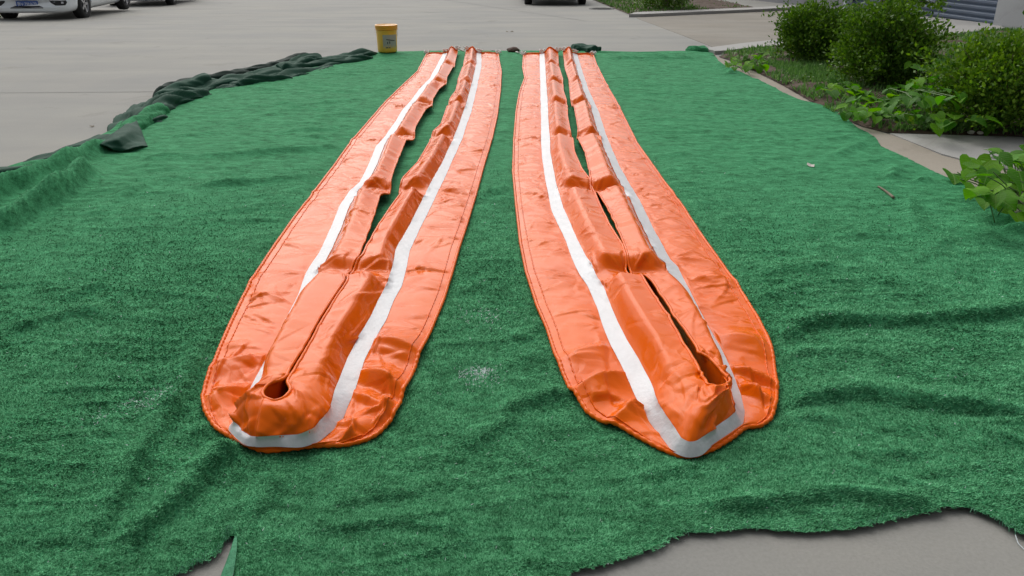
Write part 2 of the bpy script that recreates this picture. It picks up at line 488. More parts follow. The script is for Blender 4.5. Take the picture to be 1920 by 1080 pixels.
def carpet_extra(X, Y):
    """fold relief of the mat"""
    Z = np.zeros_like(X)
    for (w, h, wn, wf) in FOLD_W:
        m = (X > w[:, 0].min() - .6) & (X < w[:, 0].max() + .6) & (Y > w[:, 1].min() - .6) & (Y < w[:, 1].max() + .6)
        if not m.any():
            continue
        x, y = X[m], Y[m]
        wob = 0.03 * n2(x, y, 4, 31)
        x2 = x + wob; y2 = y + 0.03 * n2(x, y, 4, 32)
        best = np.full(x.shape, 1e9); sgn = np.zeros(x.shape); tt = np.zeros(x.shape)
        n = len(w)
        for i in range(n - 1):
            a, b = w[i], w[i + 1]
            d = b - a
            t = np.clip(((x2 - a[0]) * d[0] + (y2 - a[1]) * d[1]) / (d @ d + 1e-12), 0, 1)
            qx, qy = a[0] + t * d[0], a[1] + t * d[1]
            dd = np.hypot(x2 - qx, y2 - qy)
            k = dd < best
            nx, ny = -d[1], d[0]
            if nx * 0.5 - ny * 0.86 > 0: nx, ny = -nx, -ny
            best[k] = dd[k]; sgn[k] = ((x2 - qx) * nx + (y2 - qy) * ny)[k]; tt[k] = ((i + t) / (n - 1))[k]
        wid = np.where(sgn < 0, np.maximum(wn * 0.5, 1.9 * 0.011 * (1 + 0.3 * (y - 1.0))), wf * 0.62)
        ends = np.clip(np.minimum(tt, 1 - tt) * 6 + 0.25, 0, 1)
        Z[m] += 1.25 * h * ends * (1 + 0.6 * n2(x, y, 3, 33)) * np.exp(-(best / wid) ** 2 * 1.1)
    return Z

def carpet_z(X, Y, fine=True):
    Z = 0.013 + gz(X, Y)
    D = np.full(X.shape, 9.0)
    for ft in BOOM_FOOT:
        d, _, _ = poly_dist(X, Y, ft)
        d = np.where(in_poly(X, Y, ft), -d, d)
        D = np.minimum(D, d)
    calm = sstep(-0.02, 0.10, D)
    wr = 0.0
    xr = X + 0.25 * n2(X, Y, 0.9, 40); yr = Y + 0.25 * n2(X, Y, 0.9, 41)
    wv = n2(xr * 0.45, yr * 1.5, 2.6, 42)
    wr = wr + 0.010 * np.maximum(0, 1 - np.abs(wv) * 5.0) * sstep(-0.05, 0.25, n2(X, Y, 0.8, 43))
    wv2 = n2(xr * 1.0 + 0.6 * yr, yr * 1.0 - 0.5 * xr, 3.3, 44)
    wr = wr + 0.007 * np.maximum(0, 1 - np.abs(wv2) * 5.5) * sstep(0.0, 0.25, n2(X, Y, 0.9, 45))
    for k_, (sx_, sy_, am_) in enumerate(((1.6, 9.0, .006), (2.4, 14.0, .0045), (3.0, 8.0, .004))):
        wv3 = noise3(np.stack([xr * sx_ + 0.8 * yr * (k_ - 1), yr * sy_ * 0.6 + 0.6 * xr * (k_ - 1), np.full_like(xr, 3.7 * k_)], -1))
        wr = wr + 1.6 * am_ * np.maximum(0, 1 - np.abs(wv3) * 8.0) * sstep(-0.08, 0.2, n2(X, Y, 1.1, 80 + k_))
    wr = wr + 0.010 * n2(X, Y, 1.3, 46) + 0.005 * n2(X, Y * 1.4, 4.0, 47) + 0.004
    ex = carpet_extra(X, Y)
    De, _, _ = poly_dist(X, Y, CP)
    Z = Z + np.maximum(0, wr + ex) * calm * (0.3 + 0.7 * sstep(0.0, 0.09, De))
    if fine:
        Z = Z + 0.0018 * n2(X, Y, 26, 48) + 0.0012 * n2(X, Y, 60, 49)
    return Z

rows = [1.0]
while rows[-1] < 12.75:
    rows.append(rows[-1] + 0.0095 + 0.0030 * (rows[-1] - 1.0))
rows = np.array(rows)
xi = np.linspace(-2.55, 2.3, 440)
XX = xi[None, :] * (1 + 0.30 * (rows[:, None] - 1.0))
YY = np.broadcast_to(rows[:, None], XX.shape).copy()
ins = in_poly(XX, YY, CP)
D, bx, by = poly_dist(XX, YY, CP)
cell = (0.0095 + 0.0030 * (YY - 1.0))
snap = (D < cell * 0.8)
ragx = 0.012 * n2(bx, by, 30, 50); ragy = 0.012 * n2(bx, by, 30, 51)
XS = np.where(snap, bx + ragx, XX); YS = np.where(snap, by + ragy, YY)
ZS = carpet_z(XS, YS)
# the cut edge lies down, with a little lift here and there
keep = ins | snap
F = grid_faces(*XX.shape)
F = F[keep.ravel()[F].all(1)][:, ::-1]
V = np.stack([XS, YS, ZS], -1).reshape(-1, 3)
used = np.zeros(len(V), bool); used[F.ravel()] = True
remap = np.cumsum(used) - 1
V = V[used]; F = remap[F]

def carpet_mat(name, dark, light, pile=False):
    m, n, l, b = new_mat(name)
    tc = n.new('ShaderNodeTexCoord')
    a = n.new('ShaderNodeTexNoise'); a.inputs['Scale'].default_value = 140; a.inputs['Detail'].default_value = 6; a.inputs['Roughness'].default_value = 0.7
    c = n.new('ShaderNodeTexNoise'); c.inputs['Scale'].default_value = 9; c.inputs['Detail'].default_value = 8; c.inputs['Roughness'].default_value = 0.75
    mp = n.new('ShaderNodeMapping'); mp.inputs['Scale'].default_value = (0.55, 1.2, 1.0)
    l.new(tc.outputs['Object'], mp.inputs['Vector'])
    l.new(tc.outputs['Object'], a.inputs['Vector']); l.new(mp.outputs[0], c.inputs['Vector'])
    r = ramp(n, [(0.28, dark), (0.72, light)])
    if pile:
        at = n.new('ShaderNodeAttribute'); at.attribute_name = 'shade'
        l.new(at.outputs['Fac'], r.inputs[0])
    else:
        l.new(a.outputs['Fac'], r.inputs[0])
    r2 = ramp(n, [(0.30, (0.66, 0.72, 0.68)), (0.5, (1.0, 1.0, 1.0)), (0.7, (1.18, 1.15, 1.16))])
    l.new(c.outputs['Fac'], r2.inputs[0])
    e = n.new('ShaderNodeTexNoise'); e.inputs['Scale'].default_value = 30; e.inputs['Detail'].default_value = 7; e.inputs['Roughness'].default_value = 0.8
    mp2 = n.new('ShaderNodeMapping'); mp2.inputs['Scale'].default_value = (0.45, 0.8, 1.0); mp2.inputs['Rotation'].default_value = (0, 0, 0.3)
    l.new(tc.outputs['Object'], mp2.inputs['Vector']); l.new(mp2.outputs[0], e.inputs['Vector'])
    r4 = ramp(n, [(0.36, (0.50, 0.57, 0.52)), (0.5, (0.98, 0.98, 0.98)), (0.66, (1.42, 1.34, 1.38))])
    l.new(e.outputs['Fac'], r4.inputs[0])
    m4 = n.new('ShaderNodeMix'); m4.data_type = 'RGBA'; m4.blend_type = 'MULTIPLY'; m4.inputs['Factor'].default_value = 1
    l.new(r2.outputs[0], m4.inputs['A']); l.new(r4.outputs[0], m4.inputs['B'])
    mx = n.new('ShaderNodeMix'); mx.data_type = 'RGBA'; mx.blend_type = 'MULTIPLY'; mx.inputs['Factor'].default_value = 1
    l.new(r.outputs[0], mx.inputs['A']); l.new(m4.outputs['Result'], mx.inputs['B'])
    l.new(mx.outputs['Result'], b.inputs['Base Color'])
    b.inputs['Roughness'].default_value = 0.8
    b.inputs['Specular IOR Level'].default_value = 0.04
    b.inputs['Sheen Weight'].default_value = 0.0
    b.inputs['Sheen Roughness'].default_value = 0.5
    b.inputs['Sheen Tint'].default_value = (0.6, 0.9, 0.7, 1)
    if not pile:
        bp = n.new('ShaderNodeBump'); bp.inputs['Strength'].default_value = 0.8; bp.inputs['Distance'].default_value = 0.006
        l.new(a.outputs['Fac'], bp.inputs['Height']); l.new(bp.outputs[0], b.inputs['Normal'])
    return m
M_TURF = carpet_mat('green_turf', (0.033, 0.190, 0.076), (0.080, 0.325, 0.156))
M_PILE = carpet_mat('turf_fibre', (0.025, 0.170, 0.062), (0.165, 0.51, 0.255), True)
M_BACK = simple('mat_backing', (0.016, 0.066, 0.042), 0.7, noise_amt=0.35, noise_scale=5, bump=0.25, bump_scale=120, spec=0.1)
M_BACK2 = simple('mat_backing_dark', (0.008, 0.026, 0.019), 0.7, noise_amt=0.35, noise_scale=5, spec=0.1)
M_FRAY = simple('frayed_thread', (0.09, 0.30, 0.17), 0.6, noise_amt=0.3)
M_FLAP = simple('torn_backing', (0.06, 0.24, 0.125), 0.7, noise_amt=0.4, noise_scale=30, bump=0.5, bump_scale=90, spec=0.15)
M_LINT = simple('white_lint', (0.6, 0.66, 0.68), 0.7)

carpet = tag(empty('turf_mat', (0, 6, 0)), 'large wrinkled green artificial turf mat spread over the concrete yard', 'mat')
cm = mesh_np('sheet', V - np.array([0, 6, 0]), F, M_TURF, carpet)
cm['kind'] = 'part'; del cm['kind']

# pile: short fibres, denser where the viewer stands close
tri_c = V[F].mean(1)
e1 = V[F[:, 1]] - V[F[:, 0]]; e2 = V[F[:, 3]] - V[F[:, 0]]
area = np.linalg.norm(np.cross(e1, e2), axis=1)
dist = np.hypot(tri_c[:, 0], tri_c[:, 1])
vis = (np.abs(tri_c[:, 0]) < 0.66 * tri_c[:, 1] + 0.95) & (tri_c[:, 1] > 1.4)
for ft in BOOM_FOOT:
    vis &= ~in_poly(tri_c[:, 0], tri_c[:, 1], ft)
prob = area * np.clip(2.2 / dist, 0, 1.3) ** 2.2 * vis * (1 - sstep(2.8, 6.5, dist))
NB = 620000
pick = RNG.choice(len(F), NB, p=prob / prob.sum())
uv = RNG.random((NB, 2))
base = V[F[pick, 0]] + uv[:, :1] * e1[pick] + uv[:, 1:] * e2[pick]
dd = np.hypot(base[:, 0], base[:, 1])
ang = RNG.random(NB) * 2 * math.pi
lean = 0.75 + 0.7 * RNG.random(NB)
Lf = (0.005 + 0.007 * RNG.random(NB)) * np.clip(dd / 2.6, 1, 1.25)
flow = 2.5 * n2(base[:, 0], base[:, 1], 2.0, 60)
ang = np.where(RNG.random(NB) < 0.6, flow * 2 + RNG.normal(size=NB) * 0.9, ang)
dirv = np.stack([np.cos(ang) * np.sin(lean), np.sin(ang) * np.sin(lean), np.cos(lean)], 1)
side = np.stack([-np.sin(ang), np.cos(ang), np.zeros(NB)], 1)
wd = (0.0010 + 0.0007 * RNG.random(NB))[:, None] * np.clip(dd / 2.2, 1, 1.5)[:, None]
BV = np.stack([base - side * wd, base + side * wd, base + dirv * Lf[:, None]], 1).reshape(-1, 3) - np.array([0, 6, 0])
shade = np.clip(RNG.normal(0.5, 0.25, NB), 0, 1)
pile = mesh_np('pile', BV, np.arange(NB * 3).reshape(-1, 3), None, carpet, smooth=False, mats=[M_PILE, M_LINT])
at = pile.data.attributes.new('shade', 'FLOAT', 'FACE')
at.data.foreach_set('value', shade.astype(np.float32))
mi = np.zeros(NB, np.int32)
mi[RNG.random(NB) < 0.0012] = 1
for (px, py, rad, pr) in ((900, 706, .045, .5), (896, 718, .05, .25), (275, 762, .05, .22), (300, 760, .06, .14), (195, 795, .05, .08), (905, 600, .08, .08), (435, 300, .08, .3)):
    c = P(px, py)
    q = np.hypot(base[:, 0] - c[0], base[:, 1] - c[1]) / rad
    q = q + 0.9 * n2(base[:, 0], base[:, 1], 30, 61)
    mi[(RNG.random(NB) < pr * np.exp(-q * q))] = 1
pile.data.polygons.foreach_set('material_index', mi)
pile['kind'] = 'stuff'

# frayed threads along the near cut edges and on the right border
mb = MB()
def fray(px, n, l0, l1):
    w = resample(PS(px)[:, :2], 0.01)
    for _ in range(n):
        i = random.randrange(len(w) - 1)
        x, y = w[i] + RNG.normal(size=2) * 0.006
        z = float(gz(x, y)) + 0.013
        a = random.uniform(0, 2 * math.pi); L = random.uniform(l0, l1)
        bend = random.uniform(-1.6, 1.6)
        pts = []
        for k in range(5):
            t = k / 4
            pts.append((x + math.cos(a + bend * t) * L * t, y + math.sin(a + bend * t) * L * t, z + 0.012 * math.sin(t * 3) + 0.004))
        mb.add(*tube_vf(pts, 0.0008, 3))
fray([(335, 1082), (370, 1066), (415, 1040), (434, 1002)], 50, .006, .018)
fray([(1255, 1015), (1290, 1005), (1430, 1000), (1560, 1003), (1690, 978), (1770, 962), (1790, 957)], 60, .006, .02)
fray([(1830, 967), (1900, 1005), (1925, 1015)], 18, .006, .02)
fray([(1800, 345), (1870, 378), (1900, 402)], 50, .015, .04)
o = mb.build('frayed_thread', M_FRAY, carpet); o.location = (0, -6, 0); o['kind'] = 'stuff'
# pale loose thread hanging off the edge
p0 = P(1902, 1010); p1 = P(1908, 1022); p2 = P(1922, 1034)
mb = MB(); mb.tube(resample([p0 + [0, 0, .012], p1 + [0, 0, .006], p2 + [0, 0, .003]], .004), 0.0012, 5)
o = mb.build('loose_thread', M_LINT, carpet); o.location = (0, -6, 0)

# torn tongue turned over at the near edge
tp = [(443, 996), (434, 1024), (424, 1055), (404, 1100), (432, 1110), (440, 1060), (446, 1020)]
tz = [.022, .024, .018, .010, .020, .030, .026]
T = np.array([P(p[0], p[1], z) for p, z in zip(tp, tz)])
mid = T.mean(0) + np.array([0, 0, .012])
V2 = np.vstack([T, mid]); F2 = [[i, (i + 1) % 7, 7] for i in range(7)]
o = mesh_np('torn_flap', V2, F2, M_FLAP, carpet); o.location = (0, -6, 0)
sm = o.modifiers.new('sub', 'SUBSURF'); sm.levels = sm.render_levels = 2

# ---- bunched-up left border
def crumple(p, seed, f=5.0):
    q = p * f
    a = np.abs(noise3(q + seed)) * 2 - 0.5
    b = np.abs(noise3(q * 2.1 + seed + 9.3)) * 1.0 - 0.25
    c = noise3(q * 0.6 + seed + 4.1)
    return a + b + c

def bunch(name, px, wid, hgt, mat, seed, amp, z0=0.0, f=5.0, curl=0.0, nv=26, taper=True):
    path = smooth1(resample(PS(px)[:, :2], 0.03), 3)
    n = len(path)
    T = np.gradient(path, axis=0); T /= np.linalg.norm(T, axis=1)[:, None]
    N = np.stack([-T[:, 1], T[:, 0]], 1)
    s = np.linspace(0, 1, n)
    t = np.linspace(0, 1, nv)
    mod = 1 + 0.45 * n2(path[:, 0], path[:, 1], 1.6, seed)
    hm = 1 + 0.55 * n2(path[:, 0], path[:, 1], 2.3, seed + 2)
    end = np.clip(np.minimum(s, 1 - s) * 14 + 0.15, 0, 1) if taper else np.ones(n)
    ang = t * math.pi * (1 + curl)
    prof_x = -np.cos(ang) * 0.5
    prof_z = np.sin(np.clip(ang, 0, math.pi)) ** 0.7 - np.where(ang > math.pi, np.sin(ang - math.pi) * 0.5, 0)
    X = path[:, None, 0] + N[:, None, 0] * prof_x[None] * (wid * mod * end)[:, None]
    Y = path[:, None, 1] + N[:, None, 1] * prof_x[None] * (wid * mod * end)[:, None]
    Z = z0 + prof_z[None] * (hgt * hm * end)[:, None]
    Pm = np.stack([X, Y, Z], -1)
    dU = np.gradient(Pm, axis=0); dV = np.gradient(Pm, axis=1)
    Nn = np.cross(dV, dU); Nn /= np.linalg.norm(Nn, axis=-1)[..., None] + 1e-9
    sl = np.arange(n)[:, None] * 0.03 * np.ones((1, nv)); tl = t[None] * wid * 1.6 * np.ones((n, 1))
    wx = 0.10 * noise3(np.stack([sl * 3, tl * 3, np.full_like(sl, seed)], -1))
    st = np.stack([(sl + wx) * 0.55, tl * 1.9 + 0.45 * sl + wx, np.full_like(sl, seed * 1.7)], -1)
    d = (0.55 - 2.2 * np.abs(noise3(st * f)) + 0.8 * noise3(st * f * 0.5 + 3.3) + 0.22 * noise3(st * f * 3.1 + 7.7)) * amp * end[:, None]
    Pm = Pm + Nn * d[..., None]
    Pm[..., 2] = np.maximum(Pm[..., 2], 0.004) + gz(Pm[..., 0], Pm[..., 1])
    o = mesh_np(name, Pm.reshape(-1, 3) - np.array([0, 6, 0]), grid_faces(n, nv), mat, carpet)
    return o
bunch('bunched_border', [(-140, 385), (-40, 352), (40, 327), (130, 296), (200, 268), (250, 238)], .24, .065, M_TURF, 2.0, .026, f=4.0)
bunch('bunched_border', [(-140, 372), (0, 338), (60, 320), (150, 288), (215, 262)], .20, .085, M_BACK, 3.1, .035, f=5)
bunch('bunched_border', [(215, 262), (255, 232), (290, 200), (330, 180), (380, 168), (450, 153), (520, 140), (565, 124), (640, 112), (712, 101)], .34, .075, M_BACK, 5.0, .060, f=4.2)
bunch('bunched_border', [(265, 240), (300, 206), (360, 186), (390, 176)], .28, .09, M_BACK, 7.7, .075, f=4.4)
bunch('bunched_border', [(395, 172), (470, 158), (540, 148), (575, 138), (650, 117), (700, 108)], .22, .06, M_BACK, 8.2, .065, f=4.2)
bunch('bunched_border', [(530, 140), (565, 122), (610, 118)], .40, .11, M_BACK, 9.4, .075, f=4.4)
bunch('bunched_border', [(285, 186), (350, 160), (420, 150), (500, 131), (560, 113), (600, 112)], .14, .09, M_BACK2, 11.0, .02, f=6)
bunch('bunched_border', [(300, 196), (345, 176), (372, 168), (395, 160)], .16, .15, M_BACK, 21.0, .03, f=6)
bunch('bunched_border', [(430, 166), (470, 159), (520, 153), (552, 148)], .14, .08, M_BACK, 22.0, .05, f=6)
bunch('bunched_border', [(560, 132), (600, 126), (640, 121), (690, 112)], .14, .10, M_BACK, 23.0, .03, f=6)
bunch('bunched_border', [(230, 262), (255, 246), (285, 226), (310, 212)], .16, .10, M_TURF, 24.0, .03, f=6)
bunch('bunched_border', [(100, 312), (150, 296), (200, 276)], .10, .06, M_TURF, 25.0, .018, f=6)
bunch('bunched_border', [(1100, 100), (1200, 101), (1300, 99), (1325, 97)], .22, .030, M_TURF, 13.0, .015, f=5)
bunch('bunched_border', [(1068, 97), (1085, 96), (1102, 97), (1118, 101)], .28, .10, M_BACK, 14.0, .03, f=5)
bunch('bunched_border', [(1296, 99), (1312, 97), (1326, 97)], .36, .085, M_TURF, 15.0, .03, f=5)
bunch('bunched_border', [(712, 100), (760, 98.5), (800, 98)], .10, .020, M_TURF, 16.0, .01, f=5)

# turned-over corner flap showing the pale backing
fp = [[(165, 275, .05), (205, 256, .09), (240, 232, .11), (256, 226, .10)],
      [(190, 274, .07), (217, 262, .11), (246, 248, .10), (266, 250, .06)],
      [(208, 281, .05), (230, 274, .06), (250, 268, .05), (272, 266, .035)],
      [(219, 283, .030), (238, 282, .035), (256, 279, .035), (277, 277, .022)]]
G = np.array([[P(*q) for q in r] for r in fp])
ui = np.linspace(0, 3, 31)
G = np.stack([np.stack([np.interp(ui, range(4), G[i, :, c]) for c in range(3)], 1) for i in range(4)])
G = np.stack([np.stack([np.interp(ui, range(4), G[:, j, c]) for c in range(3)], 1) for j in range(31)], 1)
G = np.stack([smooth1(G[:, j], 1) for j in range(31)], 1)
G[..., 2] += 0.020 * n2(G[..., 0], G[..., 1], 7, 71) + 0.010 * np.abs(n2(G[..., 0], G[..., 1], 14, 72))
o = mesh_np('turned_corner', G.reshape(-1, 3), grid_faces(31, 31), M_BACK, carpet); o.location = (0, -6, 0)
so = o.modifiers.new('thick', 'SOLIDIFY'); so.thickness = 0.008
# ================================================================ orange containment booms
def pvc_mat():
    m, n, l, b = new_mat('orange_pvc')
    tc = n.new('ShaderNodeTexCoord')
    a = n.new('ShaderNodeTexNoise'); a.inputs['Scale'].default_value = 3.0; a.inputs['Detail'].default_value = 6; a.inputs['Roughness'].default_value = 0.6
    l.new(tc.outputs['Object'], a.inputs['Vector'])
    r = ramp(n, [(0.3, (0.78, 0.120, 0.003)), (0.7, (0.86, 0.148, 0.005))])
    l.new(a.outputs['Fac'], r.inputs[0]); l.new(r.outputs[0], b.inputs['Base Color'])
    c = n.new('ShaderNodeTexNoise'); c.inputs['Scale'].default_value = 9.0; c.inputs['Detail'].default_value = 6
    l.new(tc.outputs['Object'], c.inputs['Vector'])
    rr = n.new('ShaderNodeMapRange'); rr.inputs['From Min'].default_value = 0.3; rr.inputs['From Max'].default_value = 0.7
    rr.inputs['To Min'].default_value = 0.07; rr.inputs['To Max'].default_value = 0.18
    l.new(c.outputs['Fac'], rr.inputs['Value']); l.new(rr.outputs[0], b.inputs['Roughness'])
    b.inputs['Specular IOR Level'].default_value = 0.12
    b.inputs['Coat Weight'].default_value = 0.0; b.inputs['Coat Roughness'].default_value = 0.12
    # crumple lines pressed into the coating, then fine relief
    wz = n.new('ShaderNodeTexNoise'); wz.inputs['Scale'].default_value = 3.0; wz.inputs['Detail'].default_value = 3
    l.new(tc.outputs['Object'], wz.inputs['Vector'])
    wm = n.new('ShaderNodeMix'); wm.data_type = 'RGBA'; wm.blend_type = 'ADD'; wm.inputs['Factor'].default_value = 0.28
    l.new(tc.outputs['Object'], wm.inputs['A']); l.new(wz.outputs['Color'], wm.inputs['B'])
    vo = n.new('ShaderNodeTexVoronoi'); vo.feature = 'DISTANCE_TO_EDGE'; vo.inputs['Scale'].default_value = 6.5
    l.new(wm.outputs['Result'], vo.inputs['Vector'])
    vr = n.new('ShaderNodeMapRange'); vr.inputs['From Max'].default_value = 0.16
    l.new(vo.outputs['Distance'], vr.inputs['Value'])
    mk = n.new('ShaderNodeTexNoise'); mk.inputs['Scale'].default_value = 2.2; mk.inputs['Detail'].default_value = 2
    l.new(tc.outputs['Object'], mk.inputs['Vector'])
    mr = n.new('ShaderNodeMapRange'); mr.inputs['From Min'].default_value = 0.45; mr.inputs['From Max'].default_value = 0.65
    l.new(mk.outputs['Fac'], mr.inputs['Value'])
    mm = n.new('ShaderNodeMath'); mm.operation = 'MULTIPLY'
    l.new(vr.outputs[0], mm.inputs[0]); l.new(mr.outputs[0], mm.inputs[1])
    bq = n.new('ShaderNodeBump'); bq.inputs['Strength'].default_value = 0.5; bq.inputs['Distance'].default_value = 0.006
    l.new(mm.outputs[0], bq.inputs['Height'])
    f = n.new('ShaderNodeTexNoise'); f.inputs['Scale'].default_value = 24.0; f.inputs['Detail'].default_value = 4
    l.new(tc.outputs['Object'], f.inputs['Vector'])
    bp = n.new('ShaderNodeBump'); bp.inputs['Strength'].default_value = 0.10; bp.inputs['Distance'].default_value = 0.006
    l.new(f.outputs['Fac'], bp.inputs['Height']); l.new(bq.outputs[0], bp.inputs['Normal']); l.new(bp.outputs[0], b.inputs['Normal'])
    # faint dust and scuffing
    du = n.new('ShaderNodeTexNoise'); du.inputs['Scale'].default_value = 12.0; du.inputs['Detail'].default_value = 8; du.inputs['Roughness'].default_value = 0.75
    l.new(tc.outputs['Object'], du.inputs['Vector'])
    dr = n.new('ShaderNodeMapRange'); dr.inputs['From Min'].default_value = 0.52; dr.inputs['From Max'].default_value = 0.8; dr.inputs['To Max'].default_value = 0.15
    l.new(du.outputs['Fac'], dr.inputs['Value'])
    dm = n.new('ShaderNodeMix'); dm.data_type = 'RGBA'; dm.inputs['B'].default_value = (0.62, 0.27, 0.12, 1)
    l.new(dr.outputs[0], dm.inputs['Factor']); l.new(r.outputs[0], dm.inputs['A']); l.new(dm.outputs['Result'], b.inputs['Base Color'])
    return m
M_PVC = pvc_mat()
M_TAPE = simple('reflective_tape', (0.58, 0.59, 0.61), 0.33, noise_amt=0.16, noise_scale=9, bump=0.3, bump_scale=40)
M_ROPE = simple('white_rope', (0.78, 0.76, 0.72), 0.8, noise_amt=0.15, noise_scale=60)

YN = 3.0            # where the straight limbs end and the turned nose begins
LN = 1.15           # length given to the nose along the sweep

def rail(left, nose, right):
    """3D rail from far end of one limb, round the nose, to the far end of the other; returns u, xyz"""
    A = np.array([P(*p) for p in left]); N = np.array([P(*p) for p in nose]); B = np.array([P(*p) for p in right])
    pts = np.vstack([A, N, B])
    pts = resample(pts, 0.012)
    i0 = np.argmax(pts[:, 1] < YN); i1 = len(pts) - np.argmax(pts[::-1, 1] < YN)
    seg = pts[i0:i1]
    s = np.concatenate([[0], np.cumsum(np.linalg.norm(np.diff(seg, axis=0), axis=1))])
    uN = LN * s / s[-1]
    L = pts[:i0]; R = pts[i1:]
    # monotone in Y on the limbs
    Lm = np.minimum.accumulate(L[:, 1]); Rm = np.maximum.accumulate(R[:, 1])
    uL = -(Lm - YN); uR = LN + (Rm - YN)
    u = np.concatenate([uL, uN, uR])
    u = np.maximum.accumulate(u + np.arange(len(u)) * 1e-7)
    return u, np.vstack([L, seg, R])

def at(rl, U, k):
    u, p = rl
    q = np.stack([np.interp(U, u, p[:, c]) for c in range(3)], 1)
    return smooth1(q, k)

ZH = 0.028
def zz(l, z):
    return [(a, b, z) for a, b in l]

BOOMS = []
# ---------------- left boom
hem_L = zz([(801, 99), (783, 134), (757, 158), (723, 191), (690, 229), (659, 265), (626, 311), (588, 361), (554, 405), (515, 460), (482, 510), (454, 560), (425, 622), (406, 667)], ZH)
hem_N = zz([(386, 722), (380, 744), (385, 773), (403, 800), (425, 814), (456, 832), (485, 843), (504, 846), (540, 842), (591, 835), (649, 834), (685, 825), (709, 812), (735, 785), (750, 754)], ZH)
hem_R = zz([(774, 696), (800, 636), (832, 560), (848, 508), (860, 465), (874, 424), (892, 365), (906, 313), (922, 261), (932, 217), (938, 170), (940, 134), (936, 114), (934, 99)], ZH)
st_L = zz([(836, 98), (825, 120), (811, 146), (792, 166), (779, 185), (761, 205), (747, 229), (731, 253), (713, 273), (699, 309), (683, 341), (665, 357), (647, 385), (630, 428), (612, 468), (586, 512), (580, 530), (574, 548), (560, 577), (541, 616), (518, 662)], .035)
st_N = [(492, 710, .035), (470, 748, .035), (446, 782, .045), (434, 798, .05), (443, 814, .052), (461, 826, .055), (485, 829, .056), (516, 827, .058), (564, 827, .058), (591, 817, .056), (613, 796, .055), (629, 778, .05), (637, 754, .046)]
st_R = zz([(651, 720), (668, 672), (690, 631), (709, 598), (724, 563), (740, 535), (750, 497), (755, 469), (777, 427), (802, 377), (815, 350), (834, 313), (858, 261), (878, 205), (888, 166), (898, 122), (898, 98)], .04)
lip_L = [(858, 96, 0.060), (852, 120, 0.070), (838, 144, 0.070), (835, 157, 0.080), (822, 168, 0.060), (811, 186, 0.070), (809, 199, 0.080), (799, 203, 0.070), (779, 237, 0.070), (775, 255, 0.080), (761, 262, 0.070), (737, 321, 0.075), (728, 355, 0.090), (712, 366, 0.080), (691, 432, 0.090), (671, 482, 0.088), (652, 494, 0.102), (641, 510, 0.110), (646, 524, 0.113), (629, 549, 0.117), (597, 597, 0.124), (577, 635, 0.128), (542, 694, 0.131)]
lip_N = [(528, 711, 0.135), (504, 719, 0.135), (491, 735, 0.135), (495, 747, 0.135), (514, 753, 0.135), (533, 747, 0.135), (545, 730, 0.135), (540, 716, 0.135)]
lip_R = [(548, 698, 0.124), (585, 637, 0.120), (605, 599, 0.117), (636, 550, 0.110), (653, 524, 0.106), (653, 510, 0.110), (656, 499, 0.102), (669, 487, 0.088), (678, 480, 0.095), (707, 427, 0.085), (735, 385, 0.080), (753, 361, 0.090), (748, 349, 0.090), (756, 333, 0.085), (783, 305, 0.075), (806, 266, 0.075), (809, 249, 0.085), (827, 233, 0.070), (840, 195, 0.075), (845, 183, 0.075), (855, 170, 0.070), (860, 146, 0.070), (869, 122, 0.070), (874, 96, 0.060)]
BOOMS.append(dict(hem=rail(hem_L, hem_N, hem_R), st=rail(st_L, st_N, st_R), lip=rail(lip_L, lip_N, lip_R), ovL=.60, ovR=.0, tiltL=.20, tiltR=.15, seed=1.0, nw=.55, nc=.46,
                  label='orange oil containment boom folded double, its nose end turned to the tear in the mat', pleat=[(0.13, .05, .020), (0.26, .06, .026), (0.72, .025, .018), (0.79, .05, .036), (0.93, .07, .030)]))
# ---------------- right boom
hem_L = zz([(982, 99), (980, 126), (984, 146), (974, 174), (968, 209), (964, 261), (962, 321), (968, 385), (976, 455), (987, 510), (1007, 572), (1026, 616), (1040, 660)], ZH)
hem_N = zz([(1055, 700), (1075, 740), (1100, 772), (1132, 791), (1165, 801), (1200, 820), (1235, 839), (1267, 853), (1285, 856), (1305, 854), (1340, 841), (1372, 821), (1397, 801), (1425, 799), (1445, 785), (1455, 755)], ZH)
hem_R = zz([(1456, 725), (1450, 675), (1437, 630), (1422, 598), (1390, 547), (1357, 499), (1315, 441), (1279, 385), (1243, 337), (1195, 269), (1175, 229), (1155, 189), (1139, 162), (1119, 122), (1111, 99)], ZH)
st_L = zz([(1016, 98), (1018, 142), (1020, 185), (1022, 241), (1024, 289), (1033, 343), (1045, 392), (1067, 440), (1086, 484), (1101, 513), (1116, 535), (1132, 574), (1144, 607), (1160, 642), (1180, 677)], .045)
st_N = [(1200, 717, .045), (1217, 755, .048), (1231, 781, .05), (1250, 806, .053), (1270, 835, .054), (1290, 844, .055), (1310, 841, .055), (1330, 823, .056), (1357, 805, .055), (1385, 784, .052), (1386, 765, .04), (1374, 735, .035)]
st_R = zz([(1358, 697), (1336, 650), (1311, 604), (1290, 563), (1269, 522), (1259, 497), (1245, 485), (1229, 455), (1209, 416), (1190, 374), (1173, 347), (1155, 313), (1139, 277), (1127, 245), (1115, 205), (1099, 170), (1087, 134), (1077, 98)], .045)
lip_L = [(1046, 98, 0.060), (1047, 122, 0.070), (1055, 148, 0.070), (1056, 170, 0.070), (1063, 191, 0.080), (1064, 217, 0.075), (1069, 245, 0.080), (1074, 261, 0.090), (1077, 285, 0.085), (1091, 317, 0.090), (1105, 335, 0.088), (1108, 343, 0.088), (1124, 383, 0.095), (1143, 422, 0.099), (1167, 460, 0.102), (1179, 495, 0.110), (1200, 511, 0.110), (1218, 541, 0.117), (1240, 574, 0.124), (1258, 602, 0.128), (1280, 642, 0.131), (1304, 680, 0.135)]
